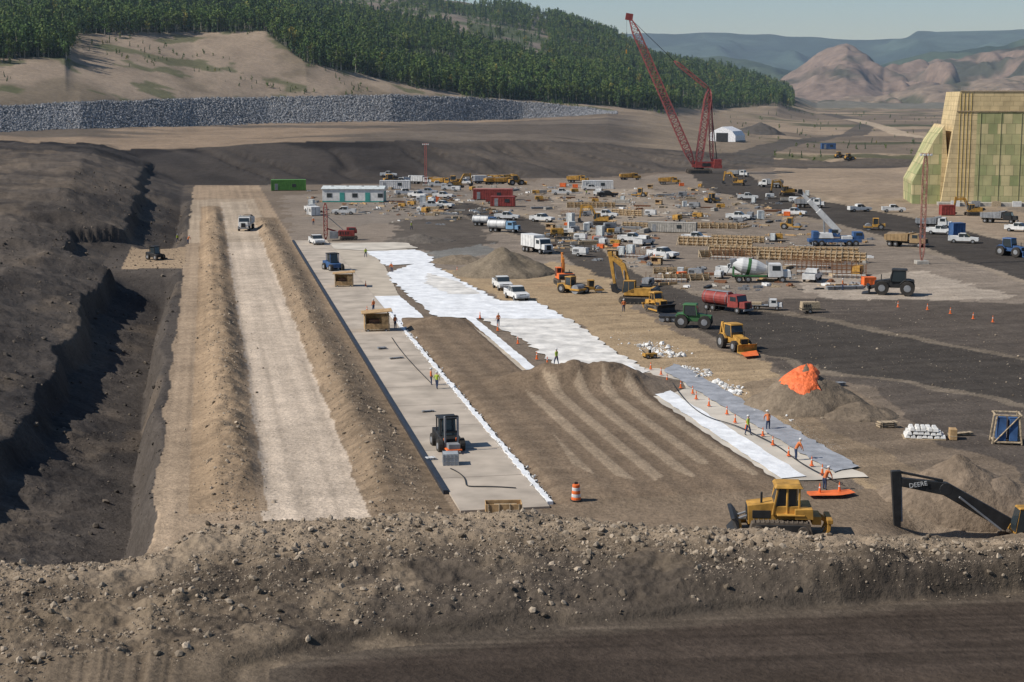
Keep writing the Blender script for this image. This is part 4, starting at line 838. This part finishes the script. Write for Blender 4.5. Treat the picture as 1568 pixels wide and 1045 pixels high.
scatter('berm_rubble_rocks',onground(X,Y,sc),sc,c1,1.)
N=12000; l=np.where(rng.random(N)<.5,rng.normal(1.0,1.3,N),rng.uniform(10,14.5,N)); a=100+rng.random(N)**1.3*250; X,Y=XY(l,a); sc=np.clip(.03+.03*rng.pareto(2.6,N),0,.22)
scatter('windrow_rocks',onground(X,Y,sc),sc,c1,1.)
N=1500; a=rng.uniform(112,175,N); l=47.3+rng.normal(0,.6,N)+S(a,135,160)*rng.normal(0,.8,N); X,Y=XY(l,a); sc=np.clip(.05+.06*rng.pareto(2.0,N),0,.38)*(fbm(X,Y,5,510)>-.1)+.02
scatter('broken_liner_chunks',onground(X,Y,sc),sc,c2,1.)
N=1400; a=rng.uniform(100,195,N); l=22.0+rng.normal(0,.22,N); X,Y=XY(l,a); sc=np.clip(.02+.03*rng.pareto(2.2,N),0,.16); p=onground(X,Y,sc); p[:,2]+=.15
scatter('broken_liner_chunks',p,sc,c2,1.)
N=9000; l=rng.uniform(-32,-4,N); a=rng.uniform(90,420,N); X,Y=XY(l,a); sc=np.clip(.04+.045*rng.pareto(2.4,N),0,.38)
cdk=srccoll('dark_rocks_src',[rock(rmat('dark_rock',(.05,.043,.036),(.16,.13,.10)),i+20) for i in range(4)]); scatter('bank_rocks',onground(X,Y,sc),sc,cdk,1.)
N=4000; l=rng.uniform(48,90,N); a=rng.uniform(100,240,N); X,Y=XY(l,a); sc=np.clip(.025+.02*rng.pareto(2.4,N),0,.16); scatter('loose_stones',onground(X,Y,sc),sc,c1,1.)
N=26000; u=rng.uniform(-200,945,N); f=rng.random(N); y2=np.interp(u,US,FY[2]); y3=np.interp(u,US,FY[3]); Y=y2+(y3-y2)*f; X=(u-CX)/F*(Y*CT+12*ST); sc=rng.uniform(.3,.85,N)
scatter('riprap_rocks',onground(X,Y,sc,0.1),sc,c3,1.)
def deb(i):
    b=MB(); m=[LUM(),CON(),GRY(),WOD(),BLK(),WHT(),mat('rust_steel',(.22,.1,.05),.8)][i%7]; r=random.Random(i)
    for k in range(4):
        x=r.uniform(-.8,.8); y=r.uniform(-.5,.5); l=r.uniform(.4,1.4); w=r.uniform(.1,.4); h=r.uniform(.1,.45); b.box(x-l/2,x+l/2,y-w/2,y+w/2,0,h,m)
    me=bpy.data.meshes.new('debris'); me.from_pydata(b.v,[],b.f); me.materials.append(m); return bpy.data.objects.new('debris',me)
cdb=srccoll('debris_src',[deb(i) for i in range(10)]); uu=[];vv_=[]
while len(uu)<1500:
    zz=rc.choice(zones); u=rc.uniform(zz[0][0],zz[1][0]); v=rc.uniform(zz[0][1],zz[1][1]); uu.append(u); vv_.append(v)
pp=[G(a,b_) for a,b_ in zip(uu,vv_)]; X=np.array([p[0] for p in pp]); Y=np.array([p[1] for p in pp]); keep=fbm(X,Y,18,540)>-.15; X,Y=X[keep],Y[keep]
scatter('construction_debris',np.stack([X,Y,height(X,Y)],-1),rng.uniform(.35,1.15,len(X)),cdb,0.)
def tree(s,con,mats):
    r=np.random.default_rng(s); V=[];Fc=[];M=[]
    def quad(c,n,sz):
        n=n/np.linalg.norm(n); a=np.cross(n,[.3,.5,.8]); a/=np.linalg.norm(a); b=np.cross(n,a); o=len(V)
        for i,j in((-1,-1),(1,-.8),(.9,1),(-1,.9)): V.append(c+a*i*sz*r.uniform(.6,1.2)+b*j*sz*r.uniform(.6,1.2))
        Fc.append((o,o+1,o+2,o+3))
    for k,(h,rad) in enumerate(((0,.22),(6,.16),(13,.06))):
        for i in range(5): V.append(np.array([rad*math.cos(i*1.257)+.1*k*r.normal()*.3,rad*math.sin(i*1.257),h]))
    for k in range(2):
        for i in range(5): Fc.append((k*5+i,k*5+(i+1)%5,(k+1)*5+(i+1)%5,(k+1)*5+i)); M.append(0)
    for k in range(7):
        h=5+k*1.2; an=r.uniform(0,6.28); d=np.array([math.cos(an),math.sin(an),.5]); p=np.array([0,0,h]); q=p+d*2.0; o=len(V)
        V.extend([p,p+[0,0,.15],q]); Fc.append((o,o+1,o+2)); M.append(0)
    if con:
        for k in range(150):
            h=r.uniform(1.5,17); w=(17.5-h)/17*2.8*(1 if int(h*1.3)%2 else .75); an=r.uniform(0,6.28); rr=w*r.uniform(.4,1)
            quad(np.array([rr*math.cos(an),rr*math.sin(an),h-rr*.25]),np.array([math.cos(an)*.6,math.sin(an)*.6,.7])+r.normal(0,.3,3),.5); M.append(1+(k%3==0))
    else:
        hb=5.5 if s%2 else 3.5
        cl=[(r.normal(0,1.3),r.normal(0,1.3),r.uniform(hb,13.5)) for _ in range(12)]+[(0,0,14.8)]
        for k in range(190):
            c=cl[r.integers(len(cl))]; d=r.normal(0,1,3); d/=np.linalg.norm(d); rad=1.5*r.uniform(.6,1.1)
            quad(np.array(c)+d*rad,d+r.normal(0,.5,3),.46); M.append(1+(k%3==0))
    me=bpy.data.meshes.new('tree'); me.from_pydata([tuple(v) for v in V],[],Fc)
    for m in mats: me.materials.append(m)
    me.polygons.foreach_set('material_index',M); me.update(); return bpy.data.objects.new('tree',me)
TA=mat('aspen_bark',(.42,.38,.3),.9); TB=mat('spruce_bark',(.14,.11,.08),.9)
dec=(TA,rmat('aspen_leaf',(.06,.115,.028),(.11,.15,.04),.8,(.24,.21,.05)),rmat('aspen_leaf_light',(.095,.145,.04),(.15,.19,.05),.8,(.3,.26,.06)))
cof=(TB,rmat('spruce_leaf',(.033,.07,.03),(.058,.095,.04),.8),rmat('spruce_leaf_light',(.048,.085,.036),(.075,.12,.048),.8))
ct=srccoll('trees_src',[tree(i,i in(1,4),cof if i in(1,4) else dec) for i in range(6)])
N=52000; Y=np.sqrt(rng.uniform(740**2,2650**2,N)); u=rng.uniform(-420,1215,N); X=(u-CX)/F*(Y*CT); yy=np.interp(u,US,FY[4]); y6=np.interp(u,US,FY[6])
keep=(Y>yy+rng.uniform(0,12,N))&(Y<y6+90)&(fbm(X,Y,55,530)>-.42)
br=(u>370)&(u<840)&(Y>1600)&(fbm(X,Y,130,93)>-.2)&(rng.random(N)<.93); keep&=~br
X,Y,u=X[keep],Y[keep],u[keep]; sc=rng.uniform(.55,1.1,len(X))*(1+.3*fbm(X,Y,80,531)); pts=np.stack([X,Y,height(X,Y)-.3],-1)
scatter('forest',pts,sc,ct,.06)
N=2200; u=rng.uniform(-300,1180,N); yy=np.interp(u,US,FY[4]); Y=yy+rng.uniform(-4,40,N)+fbm(u,u*0,40,535)*14; X=(u-CX)/F*(Y*CT); sc=rng.uniform(.35,1.0,N); scatter('forest_edge',np.stack([X,Y,height(X,Y)-.3],-1),sc,ct,.06)
N=1700; u=rng.uniform(-50,1568,N); f=rng.random(N); Y=np.where(u<1100,np.interp(u,US,FY[3])+f*(np.interp(u,US,FY[4])-np.interp(u,US,FY[3])),700+f*1200); X=(u-CX)/F*(Y*CT); keep=fbm(X,Y,40,520)>.18; X,Y=X[keep],Y[keep]
scatter('shrubs',np.stack([X,Y,height(X,Y)-1.2],-1),rng.uniform(.12,.3,len(X)),ct,.2)
# ---------------------------------------------------------------- valley haze (real volume of hazy air)
b=MB(); b.box(-6000,9000,330,9000,-40,420,GRY()); hz=b.build('valley_haze',bev=0); hm=bpy.data.materials.new('haze_air'); hm.use_nodes=True; nt=hm.node_tree; nt.nodes.remove(nt.nodes['Principled BSDF'])
vs_=nt.nodes.new('ShaderNodeVolumeScatter'); vs_.inputs['Density'].default_value=7.5e-5; vs_.inputs['Color'].default_value=(.62,.8,1,1); vs_.inputs['Anisotropy'].default_value=.2
nt.links.new(vs_.outputs[0],nt.nodes['Material Output'].inputs['Volume']); hz.data.materials.clear(); hz.data.materials.append(hm)
# ---------------------------------------------------------------- light, sky, camera
sc_=bpy.context.scene; w=bpy.data.worlds.new('World'); sc_.world=w; w.use_nodes=True; nt=w.node_tree
sky=nd(nt,'ShaderNodeTexSky'); sky.sky_type='NISHITA'; sky.sun_disc=False; el=42; az=-104
sky.sun_elevation=math.radians(el); sky.sun_rotation=math.radians(az); sky.dust_density=.2; sky.ozone_density=5; sky.air_density=1.0
nt.links.new(sky.outputs[0],nt.nodes['Background'].inputs[0]); nt.nodes['Background'].inputs[1].default_value=.09
sd=bpy.data.lights.new('sun','SUN'); sd.energy=4.9; sd.angle=math.radians(.5); sd.color=(1,.95,.88); so=link(bpy.data.objects.new('sun',sd))
d=Vector((math.sin(math.radians(az))*math.cos(math.radians(el)),math.cos(math.radians(az))*math.cos(math.radians(el)),math.sin(math.radians(el)))); so.rotation_euler=d.to_track_quat('Z','Y').to_euler()
cd=bpy.data.cameras.new('camera'); cd.sensor_width=36; cd.lens=F/1568*36; cd.clip_end=30000; cd.clip_start=1; co=link(bpy.data.objects.new('camera',cd)); co.location=(0,0,H); co.rotation_euler=(math.pi/2-TH,0,0); sc_.camera=co
sc_.view_settings.view_transform='Standard'; sc_.view_settings.look='None'; sc_.view_settings.exposure=0
